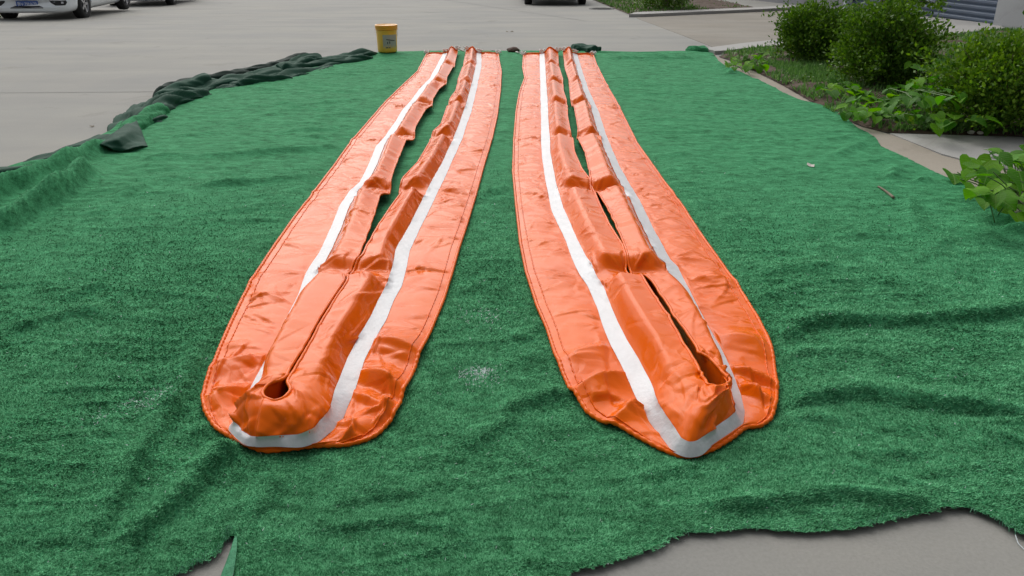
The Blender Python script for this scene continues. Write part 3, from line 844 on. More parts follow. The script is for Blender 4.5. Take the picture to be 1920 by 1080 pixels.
lip_N = [(1321, 704, 0.135), (1326, 714, 0.131), (1325, 722, 0.135), (1346, 728, 0.135), (1367, 723, 0.135), (1371, 712, 0.135), (1352, 692, 0.135)]
lip_R = [(1322, 665, 0.135), (1302, 642, 0.131), (1285, 619, 0.128), (1257, 578, 0.124), (1240, 552, 0.117), (1221, 524, 0.113), (1209, 510, 0.110), (1182, 497, 0.110), (1174, 466, 0.102), (1159, 430, 0.099), (1140, 391, 0.095), (1123, 363, 0.092), (1110, 344, 0.088), (1107, 329, 0.095), (1097, 285, 0.085), (1083, 257, 0.085), (1084, 241, 0.080), (1077, 201, 0.080), (1070, 186, 0.080), (1067, 150, 0.070), (1060, 130, 0.070), (1056, 98, 0.060)]
BOOMS.append(dict(hem=rail(hem_L, hem_N, hem_R), st=rail(st_L, st_N, st_R), lip=rail(lip_L, lip_N, lip_R), ovL=.0, ovR=.60, tiltL=.15, tiltR=.25, seed=2.0, nw=.35, nc=.55,
                  label='orange oil containment boom folded double, lying on the side of the planting bed', pleat=[(0.10, .06, .018), (0.22, .045, .036), (0.33, .03, .018), (0.74, .03, .030), (0.81, .025, .024), (0.95, .08, .026)]))

JUNC_Y = [P(0, y, .09)[1] for y in (110, 117.5, 150, 189, 249, 347, 500)][1:]

def tri(x):
    return np.abs(((x / math.pi) % 2) - 1) * 2 - 1

def crease_field(Q, seed, dirs, f0=9.0):
    """sheet creases: a few soft-edged triangle waves in different directions, each confined to patches"""
    rs = np.random.default_rng(int(seed * 100))
    x, y = Q[..., 0], Q[..., 1]
    wx = x + 0.06 * n2(x, y, 2.2, seed); wy = y + 0.06 * n2(x, y, 2.2, seed + 5)
    out = np.zeros_like(x)
    for k, th in enumerate(dirs):
        fr = f0 * (0.55 + 0.9 * rs.random())
        ph = rs.random() * 6
        w = tri(fr * math.pi * (math.cos(th) * wx + math.sin(th) * wy) + ph + 2.0 * n2(x, y, 1.4, seed + k))
        w = np.sign(w) * np.abs(w) ** 1.3
        mask = sstep(0.02, 0.22, n2(x, y, 1.7, seed + 20 + k))
        out += w * mask * (9.0 / fr) ** 0.5
    return out

def crease_lines(G, zone, tcol, U, front, J, seed):
    """single sharp folds: steep on one side, easing out on the other"""
    rs = np.random.default_rng(int(seed * 10) + 3)
    n, m = G.shape[:2]
    # arc-length like surface coordinates
    W = np.cumsum(np.concatenate([np.zeros((n, 1)), np.linalg.norm(np.diff(G, axis=1), axis=2)], 1), 1)
    S = np.broadcast_to(U[:, None], (n, m))
    lim = int((zone < 3).sum())
    out = np.zeros((n, m))
    wgt = 0.35 + 2.6 * front + 1.6 * J
    wgt = wgt * np.gradient(U); cdf = np.cumsum(wgt) / wgt.sum()
    jC = int((zone == 0).sum()); jF = jC + int((zone == 1).sum()); jL = lim - 1
    cl = []
    for i in range(n):                                   # pinch points at every float joint
        if J[i] > .97 and (i == 0 or J[i - 1] <= .97):
            i2 = i
            while i2 < n - 1 and J[i2 + 1] > .97: i2 += 1
            for e_, sg_ in ((i, -1), (i2, 1)):
                cl.append((e_, jF + 3, sg_ * 1.0, 4, .18, .005)); cl.append((e_, jL - 4, sg_ * 1.0, 4, .16, .005))
                cl.append((e_, jC - 1, rs.choice([-1, 1]) * 2.2, 3, .22, .005))
            cl.append(((i + i2) // 2, rs.integers(3, 9), rs.uniform(-3, 3), 5, .22, .005))
    for _ in range(230):                                 # creases running across the skirt from hem to tape
        i = int(np.searchsorted(np.cumsum(np.gradient(U)) / np.gradient(U).sum(), rs.random())); i = min(i, n - 1)
        up_ = rs.random() < .5
        cl.append((i, int(rs.integers(1, 5)) if up_ else jC - int(rs.integers(1, 4)), (1.5 if up_ else -1.5) + rs.normal() * .3, rs.integers(1, 3), rs.uniform(.10, .26), rs.uniform(.002, .0055)))
    for _ in range(60):                                  # fine puckers on the float covers
        i = int(rs.integers(0, n)); cl.append((i, int(rs.integers(jF + 4, jL)), rs.choice([.9, -.9, 2.2, -2.2]) + rs.normal() * .3, rs.integers(1, 4), rs.uniform(.05, .12), rs.uniform(.0012, .0028)))
    for _ in range(46):                                  # stray buckles on skirt and float
        i = int(rs.integers(0, n)); cl.append((i, int(rs.integers(2, lim - 1)), rs.uniform(-3.14, 3.14), rs.integers(2, 5), rs.uniform(.12, .34), rs.uniform(.002, .0048)))
    fi = np.where(front > .25)[0]
    for _ in range(30):                                  # gathers round the nose
        i = int(rs.choice(fi)); skirt = rs.random() < .55
        j = int(rs.integers(2, jC)) if skirt else int(rs.integers(jF, jL))
        cl.append((i, j, (rs.choice([1.5, -1.5]) + rs.normal() * .35), rs.integers(1, 3), rs.uniform(.08, .22), rs.uniform(.007, .015) if skirt else rs.uniform(.005, .010)))
    for (i, j, th0, cnt, Lm, hm) in cl:
        i = int(np.clip(i, 0, n - 1)); c_s, c_w = U[i], W[i, j]
        th0 = 0.0 if th0 == 1.0 else (math.pi if th0 == -1.0 else th0)
        ii = np.where(np.abs(U - c_s) < Lm * 1.4 + .1)[0]
        if len(ii) < 3: continue
        a, b = ii[0], ii[-1] + 1
        ds = S[a:b] - c_s; dw = W[a:b] - c_w
        acc = np.zeros(ds.shape); neg = np.zeros(ds.shape)
        for q in range(int(cnt)):
            th = th0 + rs.normal() * .55; L = Lm * rs.uniform(.5, 1.3); h = hm * rs.uniform(.4, 1.2); cur = rs.uniform(-1.5, 1.5)
            al = ds * math.cos(th) + dw * math.sin(th)
            ac = -ds * math.sin(th) + dw * math.cos(th) + cur * al * al
            if rs.random() < .5: ac = -ac
            tt = np.clip(al / L, 0, 1)
            wA = .004 + .008 * tt; wB = .022 + .060 * tt
            prof = np.where(ac > 0, np.maximum(0, 1 - ac / wB) ** 1.4, np.maximum(0, 1 + ac / wA))
            tap = np.where((al > 0) & (al < L), np.minimum(1, al / (.25 * L)) * (1 - tt) ** .7, 0)
            hq = 2.9 * h * prof * tap
            if rs.random() < .7: acc = np.maximum(acc, hq)
            else: neg = np.maximum(neg, .6 * hq)
        out[a:b] += acc - neg
    out[:, zone == 1] *= 0.15
    out[:, zone == 3] = 0
    e = np.where(zone == 0, np.clip(tcol * 6, 0.2, 1), 1.0)
    return out * e[None]

def build_boom(B):
    root = tag(empty('oil_boom', tuple(B['hem'][1][len(B['hem'][1]) // 2] * [1, 1, 0])), B['label'], 'oil boom', 'pair of orange booms on the mat')
    o0 = np.array(root.location)
    Lmax = min(-max(B[k][0][0] for k in ('hem', 'st', 'lip')), 9.4)
    Rmax = min(min(B[k][0][-1] for k in ('hem', 'st', 'lip')), LN + 9.4)
    U = np.concatenate([-np.geomspace(0.02, 1, 2)[:0]])
    # stations: finer towards the nose
    def dist(L):
        s = [0.0]
        while s[-1] < L: s.append(s[-1] + 0.0065 + 0.0026 * s[-1])
        s[-1] = L
        return np.array(s)
    a = -dist(Lmax)[::-1]; c = LN + dist(Rmax - LN)
    b = np.linspace(0, LN, 250)[1:-1]
    U = np.concatenate([a, b, c])
    hem, st, lip = at(B['hem'], U, 1), at(B['st'], U, 1), at(B['lip'], U, 1)
    n = len(U)
    side = sstep(0.35 * LN, 0.65 * LN, U)            # 0 on first limb, 1 on second
    front = np.exp(-((U - LN / 2) / (0.24 * LN)) ** 4)   # 1 round the nose
    tilt = B['tiltL'] * (1 - side) + B['tiltR'] * side
    tilt = tilt * (1 - front) + 0.95 * front
    # outward direction in plan: from lip to hem
    T = np.gradient(st[:, :2], axis=0); T = smooth1(T, 3); T /= np.linalg.norm(T, axis=1)[:, None] + 1e-9
    N = np.stack([T[:, 1], -T[:, 0]], 1)               # candidate normal
    sg = np.sign(np.sum(N * (hem[:, :2] - lip[:, :2]), 1)); sg = np.where(np.median(sg[:40]) >= 0, 1, -1)
    N = N * sg
    W = (0.066 * (1 - B['nw'] * np.exp(-((U - B['nc'] * LN) / (0.16 * LN)) ** 2)))
    W = W * (1 + 0.22 * n2(U, U * 0, 2.2, B['seed'])) * (1 - 0.10 * np.abs(n2(U, U * 0, 7.0, B['seed'] + 3)))
    R1 = st.copy(); R2 = st.copy()
    R1[:, :2] += N * (0.5 * W * np.cos(tilt))[:, None]; R1[:, 2] -= 0.5 * W * np.sin(tilt)
    R2[:, :2] -= N * (0.5 * W * np.cos(tilt))[:, None]; R2[:, 2] += 0.5 * W * np.sin(tilt)
    R1[:, 2] = np.maximum(R1[:, 2], 0.028)
    yU = st[:, 1]
    limb = 1 - np.clip(front * 1.2, 0, 1)
    J = np.zeros(n)
    for yj in JUNC_Y:
        dj = np.abs(lip[:, 1] - yj + 0.02)
        J = np.maximum(J, (1 - sstep(0.035, 0.115 + 0.006 * yj, dj)) * ((U < 0) | (U > LN)))
    # float bulge above the straight line stripe -> lip
    near = np.where(yU < 4.6, 1.0, 0.0)
    bulge = 0.078 - 0.020 * sstep(4.8, 3.2, yU)
    lip[:, 2] *= (1 - 0.42 * J)
    bulge = bulge * (1 - 0.97 * J) + 0.0 * J
    bulge = bulge * (1 - 0.55 * front)
    ov = (B['ovL'] * (1 - side) + B['ovR'] * side) * sstep(3.6, 3.2, yU) * (1 - front)
    # ---- sections
    nK, nS, nA, nI = 32, 5, 36, 7
    cols = []; zone = []
    tK = np.linspace(0, 1, nK)
    for t in tK[:-1]:
        p = hem * (1 - t) + R1 * t
        p[:, 2] += 0.008 * math.sin(math.pi * t)
        cols.append(p); zone.append(0)
    for t in np.linspace(0, 1, nS)[:-1]:
        cols.append(R1 * (1 - t) + R2 * t); zone.append(1)
    for a_ in np.linspace(0, 1, nA):
        h = a_ ** 1.35
        p = R2.copy()
        hh = h - ov * math.sin(math.pi * a_) * (1 - a_) * 1.2
        hf = a_ ** 1.1
        zf = 1 - (1 - a_) ** 1.7
        hh = hh * (1 - front) + hf * front
        # steep outer face, rounded shoulder, top falling gently to the lip
        up = float(sstep(0.0, 0.46, h) * 0.55 + math.sin(min(h / 0.40, 1.0) * math.pi / 2) * 0.45)
        zC = np.maximum(R2[:, 2] + bulge, lip[:, 2] + 0.22 * bulge)
        zT = R2[:, 2] + (zC - R2[:, 2]) * up
        fall = float(sstep(0.30, 1.05, h))
        zT = zT + (lip[:, 2] - zC) * fall
        zfn = R2[:, 2] + (lip[:, 2] - R2[:, 2]) * zf + 0.012 * math.sin(math.pi * a_)
        p[:, :2] = R2[:, :2] + (lip[:, :2] - R2[:, :2]) * hh[:, None]
        p[:, 2] = zT * (1 - front) + zfn * front
        cols.append(p); zone.append(2)
    # inner wall going down under the float
    inward = lip[:, :2] - R2[:, :2]; wI = np.linalg.norm(inward, axis=1); inward /= wI[:, None] + 1e-9
    for k in range(1, nI):
        t = k / (nI - 1)
        p = lip.copy()
        p[:, :2] -= inward * (np.minimum(0.55 * wI, 0.035 + 0.065 * sstep(3.6, 4.6, yU)) * (t ** 0.9))[:, None]
        p[:, 2] = lip[:, 2] * (1 - t) + 0.020 * t
        cols.append(p); zone.append(3)
    G = np.stack(cols, 1)                               # stations x columns x 3
    zone = np.array(zone)
    m = len(zone)
    # ---- wrinkles along the normal
    dU = np.gradient(G, axis=0); dV = np.gradient(G, axis=1)
    Nn = np.cross(dU, dV); Nn /= np.linalg.norm(Nn, axis=-1)[..., None] + 1e-9
    far_ = (U < -0.5)
    Nn *= 1 if Nn[far_][:, :nK, 2].mean() > 0 else -1
    sd_ = B['seed'] * 13
    cr = crease_field(G, sd_ + 1, [0.15, 1.35, 2.2, 0.8, 1.7], 6.5)
    cr2 = crease_field(G, sd_ + 2, [1.5, 0.5, 2.6, 1.1], 14.0)
    low = n2(G[..., 0], G[..., 1], 2.6, sd_ + 3)
    fine = np.abs(noise3(G * 11 + sd_)) - 0.2
    tcol = np.concatenate([tK[:-1], np.ones(m - nK + 1)])
    ampS = np.where(zone == 0, 0.0060, np.where(zone == 1, 0.0026, np.where(zone == 2, 0.0016, 0.002)))[None, :]
    edge = np.where(zone == 0, np.clip(tcol * 5, 0.3, 1) * np.clip((1 - tcol) * 5, 0.15, 1), 1.0)[None, :]
    fr = front[:, None]
    Jn = J[:, None]
    disp = ampS * edge * (cr * 0.25 + cr2 * 0.35 + low * 0.7 + fine * 0.5)
    disp += np.where(zone == 2, 1, 0)[None] * (0.003 * Jn * (cr2 + 1.5 * cr) + fr * (0.003 * cr2 + 0.010 * np.abs(noise3(G * 9 + sd_ + 3)) * np.sin(math.pi * np.linspace(0, 1, m))[None]))
    disp += crease_lines(G, zone, tcol, U, front, J, sd_)
    # transverse puckers beside the tape and at the float joints
    along = U[:, None] * np.ones((1, m))
    pk = tri(along * 34 + 3 * n2(G[..., 0], G[..., 1], 3, sd_ + 7)) * sstep(0.0, 0.3, n2(G[..., 0], G[..., 1], 2.2, sd_ + 8))
    disp += 0.0028 * pk * np.where((zone == 0), (tcol ** 2), 0)[None] + 0.0040 * pk * np.where(zone == 2, 0.6, 0)[None]
    disp += np.where(zone == 0, 1, 0)[None] * Jn * 0.004 * (cr + 0.5)
    # pleats where the skirt is gathered round the nose
    ax = G.copy()
    pl = np.zeros((n, m))
    for (c0, w0, h0) in B['pleat']:
        h0 *= 1.5
        uu = (U / LN - c0)[:, None] - 0.04 * (tcol[None] - 0.5) * (1 if c0 > 0.5 else -1)
        pl += h0 * np.where(uu > 0, np.maximum(0, 1 - uu / (w0 * 1.6)) ** 1.6, np.maximum(0, 1 + uu / (w0 * 0.6))) * np.where(zone == 0, np.sin(math.pi * np.clip(0.12 + 0.8 * tcol, 0, 1)) ** 0.8, 0)[None]
    room = np.clip(np.linalg.norm(hem - R1, axis=1) / 0.14, 0.08, 1) ** 1.3
    disp = np.where((zone == 0)[None], disp * room[:, None], disp); pl *= room[:, None]
    G = G + Nn * disp[..., None]
    G[..., 2] += pl
    floor = np.where(zone == 3, 0.017, 0.019)[None] + 0.006 * (zone == 0)[None]
    G[..., 2] = np.where(G[..., 2] < floor, floor + 0.15 * (floor - G[..., 2]).clip(0, .02), G[..., 2])
    G[..., 2] += gz(G[..., 0], G[..., 1])
    Gl = G - o0
    F = grid_faces(n, m)
    body = mesh_np('body', Gl.reshape(-1, 3), F if sg < 0 else F[:, ::-1], M_PVC, root)
    # reflective tape, 1.5 mm proud
    j0 = nK - 1
    S = G[:, j0:j0 + nS] + Nn[:, j0:j0 + nS] * 0.0022
    # crimps in the tape where it was folded
    mesh_np('reflective_stripe', (S - o0).reshape(-1, 3), grid_faces(n, nS), M_TAPE, root)
    # hem rope pocket: scalloped bead along the outer edge
    hp = G[:, 0].copy()
    hp2 = resample(hp, 0.007)
    ss = np.arange(len(hp2)) * 0.007
    rad = 0.0058 + 0.0032 * np.abs(np.sin(ss * math.pi / 0.030 + n2(hp2[:, 0], hp2[:, 1], 4, 3))) + 0.0015 * n2(hp2[:, 0], hp2[:, 1], 9, 4)
    hp2[:, 2] = np.maximum(hp2[:, 2], gz(hp2[:, 0], hp2[:, 1]) + 0.022)
    V_, F_ = tube_vf(hp2 - o0, rad, 7)
    mesh_np('hem_bead', V_, np.array(F_), M_PVC, root)
    # stitched seam line just inside the hem
    sp = resample(G[:, 5] + Nn[:, 5] * 0.0012, 0.008)
    V_, F_ = tube_vf(sp - o0, 0.0026 + 0.0009 * np.sin(np.arange(len(sp)) * 1.4), 5)
    mesh_np('hem_seam', V_, np.array(F_), M_PVC, root)
    # bolt rope along the top edge
    jl = nK - 1 + nS - 1 + nA - 1
    lp = resample(smooth1(G[:, jl], 1), 0.008)
    V_, F_ = tube_vf(lp - o0, 0.0062, 8)
    mesh_np('top_rope', V_, np.array(F_), M_PVC, root)
    # end webbing and rope ties at the far ends
    for k, s_ in ((0, -1), (n - 1, 1)):
        sec = G[k]
        jj = list(range(0, jl, 3)) + [jl]
        q = resample(sec[jj] + np.array([0, .006, .004]), 0.02)
        V_, F_ = tube_vf(q - o0, 0.012, 6, True)
        mesh_np('end_band', V_, F_, M_PVC, root)
        for c_, up in ((jl, .02), (j0 + 2, .012), (0, .0)):
            b0 = sec[c_]
            mb = MB()
            for q_ in range(2):
                a0 = random.uniform(0, 6.28)
                pts = [b0 + np.array([.035 * math.cos(a0 + t * 5) * (1 - .3 * t), .012 + .03 * math.sin(a0 + t * 5), up + .022 + .02 * math.sin(t * 7 + q_)]) for t in np.linspace(0, 1, 14)]
                mb.tube(np.array(pts) - o0, 0.008, 6)
            ends = np.array([b0 + [0, .01, .02 + up], b0 + [random.uniform(-.06, .06), .05, .03], b0 + [random.uniform(-.12, .12), .10, -b0[2] + .03 + float(gz(0, b0[1]))]])
            mb.tube(resample(ends, .02) - o0, 0.007, 6)
            mb.build('rope_tie', M_ROPE, root, True)
    return root, G, jl
BOOM_OBJ = [build_boom(b) for b in BOOMS]
# ================================================================ planting
def shrub_leaves(center, rx, ry, rz, ntip, per, size, seed, zmin=0.03, hole=0.25):
    """small bent leaves on twig tips spread through an uneven rounded crown"""
    rs = np.random.default_rng(seed)
    d = rs.normal(size=(ntip, 3)); d[:, 2] = d[:, 2] * 0.9 + 0.25
    d /= np.linalg.norm(d, axis=1)[:, None]
    lump = 1 + 0.55 * noise3(d * 1.7 + seed) + 0.38 * noise3(d * 4 + seed * 2) + 0.10 * rs.normal(size=ntip) ** 2
    r = np.clip(rs.beta(5, 1.4, ntip), 0.25, 1) * lump
    tips = d * r[:, None] * np.array([rx, ry, rz])
    cz = rz * 0.92
    tips[:, 2] += cz
    tips = tips[tips[:, 2] > zmin]
    nt = len(tips)
    N = nt * per
    tp = np.repeat(tips, per, 0)
    od = tp - np.array([0, 0, cz * 0.6]); od /= np.linalg.norm(od, axis=1)[:, None] + 1e-9
    pos = tp + rs.normal(size=(N, 3)) * size * 1.15 - od * (rs.random(N) * size * 2.4)[:, None]
    pos[:, 2] = np.maximum(pos[:, 2], zmin * 0.6)
    ax = od * 0.8 + rs.normal(size=(N, 3)) * 0.75 + np.array([0, 0, 0.35])
    ax /= np.linalg.norm(ax, axis=1)[:, None]
    sv = np.cross(ax, rs.normal(size=(N, 3))); sv /= np.linalg.norm(sv, axis=1)[:, None] + 1e-9
    nv = np.cross(ax, sv)
    L = size * rs.uniform(0.7, 1.3, N)[:, None]; W = L * 0.30
    A = pos; C = pos + ax * L; M = pos + ax * L * 0.5 - nv * L * 0.08
    Bv = M + sv * W + nv * L * 0.12; Dv = M - sv * W + nv * L * 0.12
    V = np.stack([A, Bv, C, Dv], 1).reshape(-1, 3)
    i = np.arange(N)[:, None] * 4
    F = np.concatenate([i + np.array([[0, 1, 2]]), i + np.array([[0, 2, 3]])])
    return V, F, tips

M_BARK = simple('bark', (0.16, 0.12, 0.085), 0.9, noise_amt=0.35, noise_scale=30, bump=0.6)
M_SHRUB = leaf_mat('shrub_leaf', (0.040, 0.105, 0.012), (0.15, 0.27, 0.030))
M_SHRUB2 = leaf_mat('shrub_leaf_bright', (0.042, 0.115, 0.012), (0.18, 0.31, 0.030))
def veins(m):
    nt = m.node_tree; n, l = nt.nodes, nt.links
    tc = n.new('ShaderNodeTexCoord'); sp = n.new('ShaderNodeSeparateXYZ'); l.new(tc.outputs['Object'], sp.inputs[0])
    ab = n.new('ShaderNodeMath'); ab.operation = 'ABSOLUTE'; l.new(sp.outputs['X'], ab.inputs[0])
    k = n.new('ShaderNodeMath'); k.operation = 'MULTIPLY_ADD'; k.inputs[1].default_value = -0.7; l.new(ab.outputs[0], k.inputs[0]); l.new(sp.outputs['Y'], k.inputs[2])
    s_ = n.new('ShaderNodeMath'); s_.operation = 'MULTIPLY'; s_.inputs[1].default_value = 38; l.new(k.outputs[0], s_.inputs[0])
    c_ = n.new('ShaderNodeMath'); c_.operation = 'SINE'; l.new(s_.outputs[0], c_.inputs[0])
    v = n.new('ShaderNodeMapRange'); v.inputs['From Min'].default_value = 0.86; v.inputs['From Max'].default_value = 1.0; l.new(c_.outputs[0], v.inputs['Value'])
    w = n.new('ShaderNodeMapRange'); w.inputs['From Min'].default_value = 0.03; w.inputs['From Max'].default_value = 0.012; l.new(ab.outputs[0], w.inputs['Value'])
    mx = n.new('ShaderNodeMath'); mx.operation = 'MAXIMUM'; l.new(v.outputs[0], mx.inputs[0]); l.new(w.outputs[0], mx.inputs[1])
    f = n.new('ShaderNodeMath'); f.operation = 'MULTIPLY'; f.inputs[1].default_value = 0.45; l.new(mx.outputs[0], f.inputs[0])
    b = n['Principled BSDF']; src = b.inputs['Base Color'].links[0].from_socket
    bl = n.new('ShaderNodeMix'); bl.data_type = 'RGBA'; bl.inputs['B'].default_value = (0.30, 0.45, 0.12, 1)
    nz = n.new('ShaderNodeTexNoise'); nz.inputs['Scale'].default_value = 5.0; l.new(tc.outputs['Object'], nz.inputs['Vector'])
    hs = n.new('ShaderNodeHueSaturation'); l.new(src, hs.inputs['Color'])
    vr = n.new('ShaderNodeMapRange'); vr.inputs['To Min'].default_value = 0.65; vr.inputs['To Max'].default_value = 1.35; l.new(nz.outputs['Fac'], vr.inputs['Value']); l.new(vr.outputs[0], hs.inputs['Value'])
    l.new(f.outputs[0], bl.inputs['Factor']); l.new(hs.outputs[0], bl.inputs['A']); l.new(bl.outputs['Result'], b.inputs['Base Color'])
    bp = n.new('ShaderNodeBump'); bp.inputs['Strength'].default_value = 0.5; bp.inputs['Distance'].default_value = 0.02; bp.invert = True
    l.new(mx.outputs[0], bp.inputs['Height']); l.new(bp.outputs[0], b.inputs['Normal'])
    return m
M_BROAD = leaf_mat('broad_leaf', (0.055, 0.19, 0.008), (0.16, 0.37, 0.012), 0.55, 0.42)
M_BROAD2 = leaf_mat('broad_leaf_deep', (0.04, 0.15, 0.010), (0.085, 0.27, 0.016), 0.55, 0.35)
M_STEM = simple('green_stem', (0.10, 0.18, 0.05), 0.6)
M_WEED = leaf_mat('weed_leaf', (0.07, 0.17, 0.04), (0.18, 0.33, 0.09))
M_GRASS = leaf_mat('grass_blade', (0.05, 0.13, 0.025), (0.14, 0.26, 0.06))

def shrub(px, py, rx, rz, ntip, per, size, seed, label, mat, name='round_shrub', cat='shrub', group=None, loc=None, ry=None):
    b = P(px, py) if loc is None else np.array(loc)
    root = tag(empty(name, tuple(b)), label, cat, group)
    V, F, tips = shrub_leaves(b, rx, ry or rx * 0.92, rz, ntip, per, size, seed)
    cr = mesh_np('crown', V, F, mat, root, smooth=False); cr['kind'] = 'stuff'
    rs = random.Random(seed)
    mb = MB()
    for k in range(7):
        a = rs.uniform(0, 6.28)
        p0 = np.array([.03 * math.cos(a), .03 * math.sin(a), -.03])
        p2 = np.array([rx * .6 * math.cos(a), rx * .6 * math.sin(a), rz * rs.uniform(.9, 1.5)])
        p1 = (p0 + p2) / 2 + np.array([.3 * rx * math.cos(a) * -.4, .3 * rx * math.sin(a) * -.4, rz * .12])
        q = smooth1(resample([p0, p1, p2], .05), 1)
        mb.tube(q, np.linspace(.012, .004, len(q)), 5)
    sel = np.random.default_rng(seed).choice(len(tips), min(len(tips), 70), False)
    for t in tips[sel]:
        q = resample([np.array([t[0] * .35, t[1] * .35, max(.05, t[2] * .55)]), t], .06)
        mb.tube(q, np.linspace(.005, .0018, len(q)), 4)
    o_ = mb.build('stems', M_BARK, root, True); o_['kind'] = 'stuff'
    return root

shrub(1522, 119, .45, .385, 640, 24, .040, 101, 'rounded dark green shrub beside the side road kerb', M_SHRUB)
shrub(1650, 166, .50, .43, 700, 24, .040, 102, 'middle rounded shrub with a young tree rising behind it', M_SHRUB)
shrub(1868, 246, .50, .39, 700, 24, .038, 103, 'yellowish green shrub behind the pale entrance slab', M_SHRUB2)
shrub(1246, 21, .70, .62, 420, 22, .05, 104, 'dark shrub in the grass bed across the side road', M_SHRUB)
shrub(-38, 33, .75, .62, 420, 22, .05, 105, 'dark hedge shrub beside the parked white car', M_SHRUB)

# young tree behind the middle shrub
b = P(1632, 108)
root = tag(empty('young_tree', tuple(b)), 'slender young tree with round dark leaves rising behind the middle shrub', 'tree')
mb = MB()
tr = smooth1(resample([[0, 0, -.05], [.02, .01, .5], [.06, .03, 1.1], [.04, .0, 1.9], [.07, .03, 2.4]], .08), 2)
mb.tube(tr, np.linspace(.022, .007, len(tr)), 7)
rs = random.Random(9)
tips = []
for k in range(46):
    z = rs.uniform(.30, 2.1); a = rs.uniform(0, 6.28); r = rs.uniform(.25, .68) * (1.15 - .3 * z / 2.3)
    c = np.array([.05, .02, z]); e = c + np.array([r * math.cos(a) * 1.1, r * math.sin(a), rs.uniform(-.1, .25)])
    q = resample([c, (c + e) / 2 + [0, 0, .05], e], .06)
    mb.tube(q, np.linspace(.007, .002, len(q)), 5)
    for t in np.linspace(.35, 1, 5): tips.append(c + (e - c) * t)
mb.build('trunk', M_BARK, root, True)
rs2 = np.random.default_rng(77)
tips = np.array(tips); per = 13; N = len(tips) * per
pos = np.repeat(tips, per, 0) + rs2.normal(size=(N, 3)) * .07
ax = rs2.normal(size=(N, 3)) + np.array([0, 0, -.3]); ax /= np.linalg.norm(ax, axis=1)[:, None]
sv = np.cross(ax, rs2.normal(size=(N, 3))); sv /= np.linalg.norm(sv, axis=1)[:, None]
L = rs2.uniform(.045, .075, N)[:, None]
V = np.stack([pos, pos + ax * L * .35 + sv * L * .38, pos + ax * L * .75 + sv * L * .3, pos + ax * L, pos + ax * L * .75 - sv * L * .3, pos + ax * L * .35 - sv * L * .38], 1).reshape(-1, 3)
i = np.arange(N)[:, None] * 6
F = np.concatenate([i + np.array([[0, 1, 2]]), i + np.array([[0, 2, 3]]), i + np.array([[0, 3, 4]]), i + np.array([[0, 4, 5]])])
cr = mesh_np('crown', V, F, M_SHRUB, root, smooth=False); cr['kind'] = 'stuff'

# heart-shaped leaves, a few shapes shared by all broad-leaved plants
def heart(seed, mat):
    rs = np.random.default_rng(seed)
    prof = [(0.0, .30), (.10, .47), (.28, .52), (.5, .44), (.72, .29), (.9, .11), (1.0, .012)]
    V = []; F = []
    cup = rs.uniform(.10, .40); droop = rs.uniform(.1, .6); twist = rs.uniform(-.2, .2)
    cols = (-1, -.5, 0, .5, 1)
    for t, w in prof:
        for c in cols:
            x = c * w
            y = t - (.16 * abs(c) * (1 - t) ** 3 if t < .3 else 0)
            z = cup * abs(c) * w * 1.1 - droop * t * t * .6 + twist * c * t * .3 + .02 * math.sin(9 * t + 3 * c) * abs(c)
            V.append((x, y, z))
    F = grid_faces(len(prof), len(cols)).tolist()
    me = bpy.data.meshes.new('leaf')
    me.from_pydata(V, [], F); me.update()
    me.polygons.foreach_set('use_smooth', np.ones(len(me.polygons), bool))
    me.materials.append(mat)
    return me
veins(M_BROAD); veins(M_BROAD2)
HEART = [heart(s, M_BROAD) for s in range(5)]
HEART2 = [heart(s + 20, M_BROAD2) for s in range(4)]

def broad_plant(name, px, py, spots, size, label, seed, deep=0.3, vine=None, cat='plant', group='broad leaved plants in the bed'):
    rs = random.Random(seed)
    b = P(px, py)
    root = tag(empty(name, tuple(b)), label, cat, group)
    mb = MB()
    for (qx, qy, z) in spots:
        tip = P(qx, qy, z)
        t = tip - b
        foot = np.array([t[0] * rs.uniform(.35, .8) + rs.uniform(-.03, .03), t[1] * rs.uniform(.35, .8) + rs.uniform(-.03, .03), .0])
        mid = (foot + t) / 2 + np.array([0, 0, .25 * t[2]])
        q = smooth1(resample([foot, mid, t], .03), 1)
        mb.tube(q, .0032, 5)
        s = size * rs.uniform(.7, 1.2)
        me = rs.choice(HEART2 if rs.random() < deep else HEART)
        lf = link('leaf', me, root)
        az = rs.uniform(0, 6.28) if rs.random() < .4 else rs.gauss(math.pi, .9)
        tl = rs.uniform(-.15, .55)
        lf.location = tuple(t)
        lf.rotation_euler = (-tl, rs.uniform(-.35, .35), az)
        lf.scale = (s, s, s)
    if vine:
        for v in vine:
            q = smooth1(resample(np.array([P(*p) for p in v]) - b, .03), 2)
            mb.tube(q, np.linspace(.006, .0025, len(q)), 6)
    o_ = mb.build('stems', M_STEM, root, True); o_['kind'] = 'stuff'
    return root

def scatter(x0, x1, y0, y1, n, z0, z1, seed):
    rs = random.Random(seed)
    return [(rs.uniform(x0, x1), rs.uniform(y0, y1), rs.uniform(z0, z1)) for _ in range(n)]
